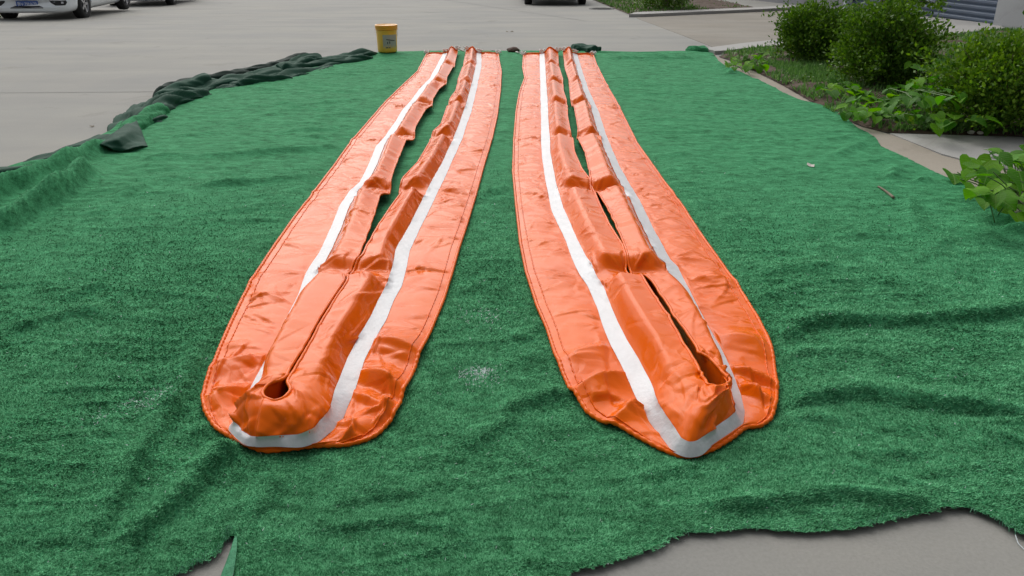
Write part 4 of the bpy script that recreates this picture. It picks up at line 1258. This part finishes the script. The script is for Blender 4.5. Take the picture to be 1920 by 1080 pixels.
# pixels are where the leaf foot points land on the ground, heights lift them from there
broad_plant('broad_leaf_plant', 1402, 118, scatter(1362, 1445, 100, 126, 40, .04, .13, 1), .10, 'bright green broad-leaved plant at the kerb corner of the bed', 11, .15)
broad_plant('broad_leaf_plant', 1562, 164, scatter(1535, 1600, 148, 172, 24, .04, .16, 2), .115, 'small broad-leaved plant in front of the middle shrub', 12, .3)
broad_plant('broad_leaf_plant', 1655, 205, scatter(1585, 1725, 170, 222, 80, .04, .17, 3), .108, 'sprawling broad-leaved plant growing over bare soil near the kerb', 13, .45)
broad_plant('broad_leaf_plant', 1748, 150, scatter(1705, 1805, 105, 190, 84, .10, .40, 4), .115, 'broad-leaved plant filling the gap between two shrubs', 14, .55)
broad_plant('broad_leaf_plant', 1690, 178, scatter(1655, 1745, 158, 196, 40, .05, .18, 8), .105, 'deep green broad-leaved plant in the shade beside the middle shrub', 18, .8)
broad_plant('broad_leaf_plant', 1805, 226, scatter(1752, 1860, 196, 234, 34, .05, .22, 5), .118, 'broad-leaved plant at the foot of the yellowish shrub', 15, .2)
near = scatter(1812, 1965, 282, 372, 62, .04, .26, 6) + [(1795, 335, .12), (1830, 352, .16), (1890, 385, .08), (1915, 395, .10), (1850, 330, .30), (1890, 330, .36), (1910, 300, .30), (1785, 325, .06), (1905, 400, .08)]
broad_plant('trailing_vine', 1960, 372, near, .128, 'large-leaved vine trailing over the pale entrance slab and kerb', 16, .15,
            vine=[[(1960, 372, .02), (1900, 360, .08), (1840, 345, .12), (1800, 330, .16), (1790, 318, .20)], [(1960, 372, .02), (1900, 385, .03), (1850, 372, .01), (1838, 366, .012), (1845, 358, .012), (1870, 356, .01)], [(1930, 372, .02), (1890, 350, .2), (1860, 320, .34)]], group=None)

# low weeds and grass on the soil
def tufts(name, poly_or_px, n, h0, h1, mat, seed, width=.006, clump=None, lean=.9):
    rs = np.random.default_rng(seed)
    pts = poly_or_px
    x0, y0 = pts.min(0); x1, y1 = pts.max(0)
    X = rs.uniform(x0, x1, n * 6); Y = rs.uniform(y0, y1, n * 6)
    k = in_poly(X, Y, pts)
    if clump is not None:
        k &= n2(X, Y, clump[0], seed) > clump[1] + rs.normal(size=len(X)) * .06
    X, Y = X[k][:n], Y[k][:n]
    N = len(X)
    a = rs.uniform(0, 6.28, N); L = rs.uniform(h0, h1, N); ln = rs.uniform(.1, lean, N)
    Z = gz(X, Y) + .02
    p = np.stack([X, Y, Z], 1)
    d = np.stack([np.cos(a) * np.sin(ln), np.sin(a) * np.sin(ln), np.cos(ln)], 1)
    s = np.stack([-np.sin(a), np.cos(a), 0 * a], 1) * width
    m = p + d * (L * .55)[:, None]
    t = p + d * L[:, None] - np.array([0, 0, 1]) * (L * .25 * ln)[:, None]
    V = np.stack([p - s * .6, p + s * .6, m + s, m - s, t], 1).reshape(-1, 3)
    i = np.arange(N)[:, None] * 5
    F = np.concatenate([i + np.array([[0, 1, 2]]), i + np.array([[0, 2, 3]]), i + np.array([[3, 2, 4]])])
    return mesh_np(name, V, F, mat, None, smooth=False)
W1 = PS([(1440, 128), (1520, 125), (1590, 150), (1560, 168), (1500, 160)])[:, :2]
W2 = PS([(1660, 238), (1700, 222), (1790, 240), (1800, 252), (1690, 250)])[:, :2]
o = tufts('low_weeds', BED_PTS, 42000, .03, .12, M_WEED, 5, .008, (2.2, -.10)); tag(o, 'patchy low weeds growing on the soil of the bed', 'weeds', kind='stuff')
o = tufts('low_weeds', W1, 9000, .03, .09, M_WEED, 6, .006); tag(o, 'grey-green weeds at the foot of the rounded dark shrub', 'weeds', kind='stuff')
o = tufts('low_weeds', W2, 5000, .02, .07, M_WEED, 7, .006); tag(o, 'grey-green weeds along the edge of the pale entrance slab', 'weeds', kind='stuff')
G2 = PS([(1112, 0), (1183, 29), (1330, 23), (1290, 12), (1270, -20), (1080, -20)])[:, :2]
o = tufts('grass', G2, 16000, .05, .16, M_GRASS, 8, .012); tag(o, 'rough grass in the bed across the side road', 'grass', kind='stuff')
o = tufts('grass', BED2_PTS, 2500, .04, .12, M_GRASS, 9, .012, (1.0, .05)); tag(o, 'thin grass on the brown soil across the side road', 'grass', kind='stuff')

# pale stones in the bed and dead leaves
M_STONE = simple('pale_stone', (0.55, 0.52, 0.47), 0.85, noise_amt=.2, noise_scale=25, bump=.4)
def pebble(name, px, py, r, mat, seed, label, cat='stone', group=None, flat=.7):
    b = P(px, py, 0.02)
    bm = bmesh.new(); bmesh.ops.create_icosphere(bm, subdivisions=2, radius=r)
    for v in bm.verts:
        k = 1 + .35 * float(noise3(np.array(v.co) / r * 1.3 + seed))
        v.co = Vector((v.co.x * k * 1.25, v.co.y * k, v.co.z * k * flat))
    me = bpy.data.meshes.new(name); bm.to_mesh(me); bm.free(); me.materials.append(mat)
    o = link(name, me); o.location = (b[0], b[1], b[2] + r * flat * .6)
    return tag(o, label, cat, group)
for i, (x, y, r) in enumerate([(1467, 152, .016), (1504, 163, .020), (1543, 175, .018), (1494, 161, .012), (1522, 172, .010), (1560, 183, .009), (1820, 250, .022), (1838, 251, .02)]):
    pebble('stone', x, y, r, M_STONE, i, 'small pale stone lying on the bare soil of the bed', group='pale stones on the soil')
mb = MB()
q = [P(1504, 143, .05), P(1512, 146, .055), P(1526, 147, .05)]
mb.tube(resample(q, .02), .018, 7)
o = mb.build('broken_pipe', M_STONE, None, True); tag(o, 'short whitish stick lying among the weeds', 'stick')
# ================================================================ garage building
M_WALL = concrete_mat('rendered_wall', (0.32, 0.33, 0.34), (0.42, 0.43, 0.44), False)
M_WALL2 = concrete_mat('dark_rendered_wall', (0.20, 0.205, 0.22), (0.25, 0.255, 0.27), False)
M_DOOR = simple('blue_grey_shutter', (0.075, 0.105, 0.155), 0.45, noise_amt=.15, noise_scale=4)
M_JAMB = simple('pale_jamb', (0.5, 0.55, 0.6), 0.5)
A = P(1866, 52); Bp = P(1588, 20)
d = (Bp - A)[:2]; Ld = float(np.linalg.norm(d)); d /= Ld
ang = math.atan2(d[1], d[0])
gb = tag(empty('garage_building', (A[0], A[1], float(A[2])), ang), 'grey rendered garage building with a blue-grey roller shutter', 'building')
# local frame: x runs along the facade away from the viewer, +y is towards the yard (left)
def wall_box(x0, x1, y0, y1, z0, z1, mat, name='wall'):
    mb = MB(); mb.box(x0, x1, y0, y1, z0, z1)
    o = mb.build(name, mat, gb)
    bv = o.modifiers.new('bevel', 'BEVEL'); bv.width = .012; bv.segments = 2
    return o
wall_box(-6.0, -.02, -.35, .08, -.6, 3.6, M_WALL)
wall_box(Ld + .12, Ld + 9, -.35, .04, -.9, 3.6, M_WALL2)
wall_box(-6.0, Ld + 9, -.352, .10, 3.602, 4.4, M_WALL, 'parapet')
wall_box(-6.0, Ld + 9, -6.5, -6.2, -.9, 3.6, M_WALL)
wall_box(-.018, Ld + .118, -.30, .0, 2.9, 3.6, M_WALL, 'lintel')
wall_box(Ld, Ld + .118, -.12, .06, -.6, 2.898, M_JAMB, 'door_jamb')
rd = MB(); rd.box(0, Ld - .002, -.22, -.16, -.6, 2.898)
rdo = rd.build('roller_door', M_DOOR, gb)
drop = -(float(Bp[2]) - float(A[2]))
sh = .115
k = 0
zb = -drop - .10
slat_me = None
while zb + k * sh < 2.85:
    z0 = zb + k * sh
    prof = [(-.158, 0), (-.150, .012), (-.118, .05), (-.118, .085), (-.150, .108), (-.158, .114)]
    V = []
    for x in (.003, Ld - .005):
        V += [(x, y, z) for y, z in prof]
    F = [[i, i + 1, i + 7, i + 6] for i in range(5)]
    if slat_me is None:
        slat_me = bpy.data.meshes.new('slat'); slat_me.from_pydata(V, [], F); slat_me.update(); slat_me.materials.append(M_DOOR)
    o = link('slat', slat_me, rdo); o.location = (0, 0, z0)
    k += 1
rf = MB(); rf.box(-6, Ld + 9, -6.5, .06, 4.402, 4.5); rf.build('roof', M_WALL2, gb)

# ================================================================ unseen building behind the camera, added to shade the near yard
fb = tag(empty('unseen_shade_building', (0, -4.6, 0)), 'unseen plain grey building added behind the viewer to shade the near yard', 'building')
fw = MB(); fw.box(-22, 22, -12, 0, -.2, 8.5); fwo = fw.build('wall', M_WALL2, fb)
fr_ = MB(); fr_.box(-22.4, 22.4, -12.4, 1.2, 8.502, 8.8); fr_.build('roof', M_WALL2, fb)
for i_ in range(-3, 4):
    wb_ = MB(); wb_.box(i_ * 5.5 - 1.4, i_ * 5.5 + 1.4, .003, .05, 3.2, 5.6); wo = wb_.build('window', M_JAMB, fb)
    pn_ = MB(); pn_.box(i_ * 5.5 - 1.3, i_ * 5.5 + 1.3, .052, .06, 3.3, 5.5); pn_.build('pane', simple('window_pane', (.03, .035, .04), .1), wo)

# ================================================================ yellow bucket
M_YEL = simple('yellow_plastic', (0.88, 0.55, 0.07), 0.35, noise_amt=.06, noise_scale=5)
M_YEL2 = simple('orange_yellow_lid', (0.80, 0.38, 0.03), 0.35, noise_amt=.06, noise_scale=5)
b = P(727, 101)
bk = tag(empty('plastic_bucket', (b[0], b[1], .03 + b[2])), 'yellow plastic bucket with an orange lid standing at the far mat edge', 'bucket')
def lathe(name, prof, mat, parent, n=40):
    a = np.linspace(0, 2 * math.pi, n, endpoint=False)
    V = np.array([[(r * math.cos(t), r * math.sin(t), z) for t in a] for r, z in prof]).reshape(-1, 3)
    F = grid_faces(len(prof), n, True)
    o = mesh_np(name, V, F, mat, parent)
    return o
lathe('body', [(.0, 0), (.122, 0), (.130, .006), (.133, .03), (.140, .27), (.1405, .275), (.147, .278), (.147, .287), (.1415, .290), (.143, .318)], M_YEL, bk)
lathe('lid', [(.1435, .296), (.153, .297), (.152, .304), (.152, .318), (.154, .322), (.154, .350), (.152, .358), (.143, .358), (.138, .348), (.05, .346), (.0, .346)], M_YEL2, bk)
# label with its print: grey field, dark sweep and small marks
M_LBL = simple('paper_label', (0.42, 0.42, 0.40), 0.6, noise_amt=.12, noise_scale=20)
M_INK = simple('label_ink', (0.10, 0.11, 0.11), 0.6)
def wrap(name, mat, a0, a1, z0, z1, off, parent, slant=0.0, n=14):
    V = []
    for t in np.linspace(0, 1, n):
        a = math.radians(a0 + (a1 - a0) * t)
        for z in (z0, z1):
            zz_ = z + slant * t
            r = .131 + (.140 - .131) * (zz_ - .03) / .24 + off
            V.append((r * math.cos(a), r * math.sin(a), zz_))
    return mesh_np(name, V, grid_faces(n, 2), mat, parent)
lb = wrap('label', M_LBL, -106, -20, .045, .235, .0015, bk)
wrap('printed_band', M_INK, -86, -34, .168, .182, .0025, lb, -.02)
for (a, z) in ((-82, .115), (-70, .12)):
    wrap('printed_mark', M_INK, a, a + 6, z, z + .03, .0025, lb)
for (a, z, w) in ((-90, .06, 14), (-72, .06, 8)):
    wrap('printed_mark', M_INK, a, a + w, z, z + .014, .0025, lb)
# wire bail resting against the far side
mb = MB()
pts = [(.150 * math.cos(t), .150 * math.sin(t), .27 - .15 * math.sin(t)) for t in np.linspace(0, math.pi, 24)]
mb.tube(pts, .0025, 6); mb.build('handle', simple('wire', (.5, .5, .5), .4, 1.0), bk, True)

# ================================================================ cars
M_TYRE = simple('tyre_rubber', (0.018, 0.018, 0.018), 0.85, noise_amt=.2, noise_scale=20)
M_RIM = simple('alloy_rim', (0.45, 0.45, 0.46), 0.4, 0.8)
M_BLACK = simple('black_trim', (0.012, 0.012, 0.014), 0.5)
M_GLASS = simple('car_glass', (0.02, 0.025, 0.03), 0.08, coat=.5)
M_LAMP = simple('lamp_lens', (0.55, 0.57, 0.6), 0.12, coat=.6)
M_PLATE = simple('blue_plate', (0.035, 0.10, 0.36), 0.4, noise_amt=.05)
M_PLTXT = simple('plate_white', (0.62, 0.66, 0.72), 0.5)
def paint(name, c): return simple(name, c, 0.28, 0.0, 0.8, noise_amt=.04, noise_scale=3)

def car(loc, heading, col, label, plate=True, length=4.35, width=1.78, height=1.47):
    """front points along local -y; heading turns the car about z"""
    root = tag(empty('parked_car', tuple(loc), heading), label, 'car', 'cars parked round the yard')
    hl, hw = length / 2, width / 2
    # side line: station y, bottom z, top (shoulder / bonnet) z, half width factor
    st = [(-hl, .30, .46, .80), (-hl + .02, .23, .60, .86), (-hl + .08, .19, .70, .91), (-hl + .22, .18, .78, .955), (-hl + .55, .18, .86, .985), (-hl + 1.1, .18, .93, 1.0),
          (-.6, .18, .97, 1.0), (.4, .18, .97, 1.0), (1.1, .18, .98, 1.0), (hl - .5, .19, .99, .98), (hl - .15, .22, .97, .94), (hl - .03, .28, .90, .88), (hl, .36, .78, .82)]
    yy = np.concatenate([np.linspace(-hl, -hl + .3, 14), np.linspace(-hl + .36, hl - .36, 46), np.linspace(hl - .3, hl, 12)])
    sy = np.array([s[0] for s in st])
    zb, zt, wf = [np.interp(yy, sy, [s[k] for s in st]) for k in (1, 2, 3)]
    prof = [(0, 0), (.80, 0), (.93, .06), (.985, .18), (1.0, .42), (.985, .68), (.955, .84), (.88, .95), (.60, 1.0), (0, 1.03)]
    pp = resample(prof, .06); m = len(pp)
    V = []
    for y, a, t, w in zip(yy, zb, zt, wf):
        half = [(hw * w * q[0], a + (t - a) * q[1]) for q in pp]
        ring = [(x, z) for x, z in half] + [(-x, z) for x, z in half[::-1][1:-1]]
        for x, z in ring:
            fr = max(0.0, 1 - (y + hl) / 1.2)
            rr = max(0.0, 1 - (hl - y) / 1.0)
            V.append((x, y + .24 * fr * (abs(x) / hw) ** 2.6 - .18 * rr * (abs(x) / hw) ** 2.6, z))
    R = 2 * m - 2
    F = grid_faces(len(yy), R, True).tolist()
    F.append(list(range(R))); F.append(list(range((len(yy) - 1) * R, len(yy) * R))[::-1])
    bm = bmesh.new()
    vs = [bm.verts.new(v) for v in V]
    for f in F:
        try: bm.faces.new([vs[i] for i in f])
        except ValueError: pass
    bmesh.ops.recalc_face_normals(bm, faces=bm.faces[:])
    me = bpy.data.meshes.new('body'); bm.to_mesh(me); bm.free()
    me.materials.append(col)
    body = link('body', me, None)
    # wheel arches cut out
    wb = 1.31; ytr = -hl + .88
    axles = (ytr, ytr + 2 * wb)
    cb = bmesh.new()
    for ya in axles:
        for sx in (-1, 1):
            r = bmesh.ops.create_cone(cb, cap_ends=True, segments=36, radius1=.365, radius2=.365, depth=.36)
            bmesh.ops.transform(cb, matrix=Matrix.Translation((sx * (hw - .05), ya, .30)) @ Matrix.Rotation(math.pi / 2, 4, 'Y'), verts=r['verts'])
    cme = bpy.data.meshes.new('cut'); cb.to_mesh(cme); cb.free()
    co = bpy.data.objects.new('cut', cme); COL.objects.link(co)
    bo = body.modifiers.new('arch', 'BOOLEAN'); bo.object = co; bo.operation = 'DIFFERENCE'; bo.solver = 'EXACT'
    dg = bpy.context.evaluated_depsgraph_get(); dg.update()
    nm = bpy.data.meshes.new_from_object(body.evaluated_get(dg))
    body.modifiers.clear(); body.data = nm
    bpy.data.objects.remove(co, do_unlink=True)
    nm.polygons.foreach_set('use_smooth', np.ones(len(nm.polygons), bool))
    try: nm.set_sharp_from_angle(angle=math.radians(35))
    except Exception: pass
    body.parent = root
    bvh = BVHTree.FromPolygons([v.co[:] for v in nm.vertices], [p.vertices[:] for p in nm.polygons])
    # cabin: pillars and roof, with glazing inset
    cs = [(-.95, .93, .93, .86), (-.35, .93, 1.34, .80), (.1, .95, 1.45, .78), (.9, .96, 1.47, .77), (1.45, .96, 1.36, .77), (1.95, .97, 1.0, .80)]
    def cabin(name, s0, mat, grow):
        ys = np.linspace(-.95, 1.95, 36)
        c = [np.interp(ys, [q[0] for q in cs], [q[k] for q in cs]) for k in (1, 2, 3)]
        V = []
        for y, a, t, w in zip(ys, *c):
            t = t * height / 1.47
            for x, z in ((1.04, 0), (1.0, .25), (.93, .7), (.84, .95), (.5, 1.02), (0, 1.03), (-.5, 1.02), (-.84, .95), (-.93, .7), (-1.0, .25), (-1.04, 0)):
                V.append((x * hw * w * grow, y, a - .02 + (t - a + .02) * z))
        return ys, V
    ys, V = cabin('c', 0, None, 1.0)
    Fg = grid_faces(len(ys), 11)
    cab = mesh_np('cabin_glass', V, Fg, M_GLASS, root)
    # roof skin and pillars just outside the glass
    ys2, V2 = cabin('c', 0, None, 1.008)
    V2 = np.array(V2); V2[:, 2] += .004
    sel = []
    for f in Fg:
        c_ = V2[f].mean(0); col_i = f[0] % 11
        roof = col_i in (3, 4, 5, 6) and -.25 < c_[1] < 1.2
        pil = (abs(c_[1] - .38) < .06) and col_i not in (4, 5)
        apil = col_i in (2, 3, 6, 7) and c_[1] < .0
        cpil = c_[1] > 1.35 and col_i in (0, 1, 2, 3, 6, 7, 8, 9)
        if roof or pil or apil or cpil: sel.append(f)
    mesh_np('roof', V2, np.array(sel), col, root)
    # wheels
    for ya in axles:
        for sx in (-1, 1):
            prof_t = [(.20, -.10), (.285, -.105), (.31, -.085), (.315, 0), (.31, .085), (.285, .105), (.20, .10)]
            n = 36; a = np.linspace(0, 2 * math.pi, n, endpoint=False)
            V = np.array([[(x, r * math.cos(t), r * math.sin(t)) for t in a] for r, x in prof_t]).reshape(-1, 3)
            w = mesh_np('wheel', V, grid_faces(len(prof_t), n, True), M_TYRE, root)
            w.location = (sx * (hw - .115), ya, .315)
            # rim: disc with five spokes
            mb = MB()
            rr = [(.205, .085), (.195, .09), (.185, .06), (.03, .055), (.0, .06)]
            Vr = np.array([[(sx * x, r * math.cos(t), r * math.sin(t)) for t in a] for r, x in rr[:3]]).reshape(-1, 3)
            mb.add(Vr, grid_faces(3, n, True).tolist())
            for s_ in range(5):
                t = 2 * math.pi * s_ / 5
                c_, s2 = math.cos(t), math.sin(t)
                q = [(.02, -.03), (.19, -.022), (.19, .022), (.02, .03)]
                base_ = [(sx * .088, u * c_ - v * s2, u * s2 + v * c_) for u, v in q] + [(sx * .05, u * c_ - v * s2, u * s2 + v * c_) for u, v in q]
                mb.add(base_, [[0, 1, 2, 3], [4, 7, 6, 5], [0, 4, 5, 1], [1, 5, 6, 2], [2, 6, 7, 3], [3, 7, 4, 0]])
            mb.build('rim', M_RIM, w)
    # pieces moulded onto the front face
    def onfront(name, outline, mat, off, parent=root, nx=12, nz=6, rear=False):
        """outline: list of (z, x_left, x_right) rows"""
        zs = np.linspace(outline[0][0], outline[-1][0], nz)
        V = []
        for z in zs:
            xl = np.interp(z, [o[0] for o in outline], [o[1] for o in outline]); xr = np.interp(z, [o[0] for o in outline], [o[2] for o in outline])
            for x in np.linspace(xl, xr, nx):
                h = bvh.ray_cast(Vector((x, 4 if rear else -4, z)), Vector((0, -1 if rear else 1, 0)))
                y = h[0].y if h[0] is not None else (hl if rear else -hl)
                V.append((x, y + (off if rear else -off), z))
        return mesh_np(name, V, grid_faces(nz, nx), mat, parent)
    for sx in (-1, 1):
        r_ = lambda a, b_: (a, b_) if sx > 0 else (-b_, -a)
        hlm = onfront('headlight', [(.60, *r_(.50, .70)), (.66, *r_(.45, .80)), (.72, *r_(.5, .82))], M_LAMP, .006)
        fg = onfront('fog_light', [(.335, *r_(.56, .74)), (.39, *r_(.48, .775)), (.435, *r_(.44, .76))], M_BLACK, .006)
        onfront('fog_lamp_lens', [(.37, *r_(.68, .72)), (.41, *r_(.68, .72))], M_LAMP, .010, fg, 4, 3)
        onfront('tail_light', [(.70, *r_(.48, .72)), (.84, *r_(.5, .76))], simple('tail_red', (.35, .02, .015), .2), .006, root, 8, 4, True)
        mb = MB(); mb.box(sx * (hw - .02) - .09, sx * (hw - .02) + .09, -.62, -.52, .98, 1.10)
        o = mb.build('wing_mirror', col, root); bv = o.modifiers.new('b', 'BEVEL'); bv.width = .03; bv.segments = 3
    onfront('grille', [(.455, -.28, .28), (.50, -.36, .36), (.58, -.42, .42)], M_BLACK, .006)
    onfront('lower_intake', [(.285, -.33, .33), (.30, -.34, .34), (.335, -.25, .25)], M_BLACK, .006)
    if plate:
        h = bvh.ray_cast(Vector((0, -4, .36)), Vector((0, 1, 0)))
        yf = (h[0].y if h[0] is not None else -hl) - .022
        mb = MB(); mb.box(-.22, .22, yf - .006, yf + .02, .290, .430)
        pl = mb.build('licence_plate', M_PLATE, root)
        mb = MB(); mb.box(-.225, .225, yf - .004, yf + .018, .283, .2895); mb.build('plate_bracket', M_BLACK, pl)
        cu = bpy.data.curves.new('t', 'FONT'); cu.body = '鲁V·79N670'; cu.align_x = 'CENTER'; cu.align_y = 'CENTER'; cu.size = .098; cu.space_character = .93
        to = bpy.data.objects.new('t', cu); COL.objects.link(to)
        dg = bpy.context.evaluated_depsgraph_get(); dg.update()
        tm = bpy.data.meshes.new_from_object(to.evaluated_get(dg)); bpy.data.objects.remove(to, do_unlink=True)
        tm.materials.clear(); tm.materials.append(M_PLTXT)
        t = link('plate_lettering', tm, pl); t.rotation_euler = (math.pi / 2, 0, 0); t.location = (0, yf - .0085, .362)
        xs_ = [v.co.x for v in tm.vertices]
        if xs_:
            t.scale = (.40 / max(.01, max(xs_) - min(xs_)), 1.0, 1.0)
    return root

def place_car(fw, rw, sx, col, label, plate=True, hw=1.78 / 2):
    """fw, rw: ground points under the front and rear wheels of the side sx"""
    d = (rw - fw)[:2]; d /= np.linalg.norm(d)
    heading = math.atan2(d[1], d[0]) - math.pi / 2
    ca, sa = math.cos(heading), math.sin(heading)
    lx, ly = sx * (hw - .115), -4.35 / 2 + .88
    x = fw[0] - (ca * lx - sa * ly); y = fw[1] - (sa * lx + ca * ly)
    return car((x, y, float(gz(x, y)) + .002), heading, col, label, plate)
place_car(P(156, 33), P(239, 19.5), 1, paint('white_paint', (0.86, 0.90, 0.92)), 'white car with a blue number plate parked facing the yard')
place_car(P(322, 9), P(400, -6), 1, paint('silver_paint', (0.42, 0.42, 0.48)), 'pale silver car parked behind the white car', True)
c = P(1041, 10)
car((c[0], c[1] + 2.0, float(gz(c[0], c[1] + 2.0)) + .002), 0.02, paint('black_paint', (0.008, 0.008, 0.009)), 'black car parked on the road beyond the manhole cover', False)

# ================================================================ small things in the yard
M_IRON = simple('cast_iron', (0.05, 0.05, 0.048), 0.7, 0.3, noise_amt=.3, noise_scale=20)
c = P(1128, 17)
mc = tag(empty('manhole_cover', (c[0], c[1], c[2] + .004)), 'dark iron manhole cover set in the concrete by the grass bed', 'manhole cover')
mcl = lathe('cover', [(0, .012), (.27, .012), (.275, .010), (.28, .0)], M_IRON, mc, 32)
lathe('frame', [(.285, .0), (.287, .010), (.33, .010), (.335, .0)], M_IRON, mc, 32)
mb = MB()
for i in range(-3, 4):
    w = math.sqrt(max(0, .25 ** 2 - (i * .07) ** 2)); mb.box(-w, w, i * .07 - .012, i * .07 + .012, .0122, .018)
mb.build('tread_bars', M_IRON, mcl)

M_RAG = simple('brown_rag', (0.12, 0.075, 0.06), 0.9, noise_amt=.3, noise_scale=20)
M_TWIG = simple('dead_twig', (0.20, 0.17, 0.12), 0.9, noise_amt=.3)
M_DLEAF = simple('dead_leaf', (0.16, 0.13, 0.09), 0.8, noise_amt=.4)
pebble('crumpled_rag', 962, 97, .075, M_RAG, 40, 'crumpled brown rag at the far mat edge between the booms', 'rag', flat=.55)
mb = MB()
p0 = P(966, 98, .03); pts = [p0 + np.array([.012 * k + .02 * math.sin(k * 1.3), -.015 * k + .03 * math.cos(k * .9), .01 * abs(math.sin(k))]) for k in range(14)]
mb.tube(smooth1(np.array(pts), 1), .009, 6); o = mb.build('rope_end', M_ROPE, None, True); tag(o, 'loose white rope end beside the brown rag', 'rope')

def dead_leaf(px, py, s, rz, mat, label, group, z=0.0, name='dead_leaf', cat='leaf'):
    me = bpy.data.meshes.get('dry_leaf_' + mat.name)
    if me is None:
        V = [(0, -.5, .02), (.28, -.15, .16), (.30, .2, .05), (0, .55, .18), (-.3, .2, .10), (-.26, -.15, .02), (0, 0, .0)]
        me = bpy.data.meshes.new('dry_leaf_' + mat.name); me.from_pydata(V, [], [(0, 1, 6), (1, 2, 6), (2, 3, 6), (3, 4, 6), (4, 5, 6), (5, 0, 6)]); me.update(); me.materials.append(mat)
    b = P(px, py, z)
    o = link(name, me); o.location = tuple(b + np.array([0, 0, .004])); o.scale = (s, s, s); o.rotation_euler = (0, 0, rz)
    return tag(o, label, cat, group)
dead_leaf(951, 60, .065, .4, M_DLEAF, 'smaller of two dead leaves on the concrete beyond the booms', 'leaf litter beyond the booms')
dead_leaf(959, 60, .09, 1.6, M_DLEAF, 'larger of two dead leaves on the concrete beyond the booms', 'leaf litter beyond the booms')
dead_leaf(173, 238, .05, 1.2, M_DLEAF, 'dry leaf scrap on the concrete beside the turned mat corner', None)
dead_leaf(1520, 312, .075, .3, simple('pale_scrap', (.5, .46, .42), .8), 'pale crumpled scrap lying on the mat near the planting bed', None, .02, 'paper_scrap', 'scrap')
mb = MB()
q = PS([(1646, 349, .03), (1656, 355, .035), (1668, 364, .03), (1676, 371, .03)])
mb.tube(smooth1(resample(q, .02), 1), np.linspace(.005, .009, len(resample(q, .02))), 6)
o = mb.build('dead_twig', M_TWIG, None, True); tag(o, 'dry twig lying on the mat near the planting bed', 'twig')
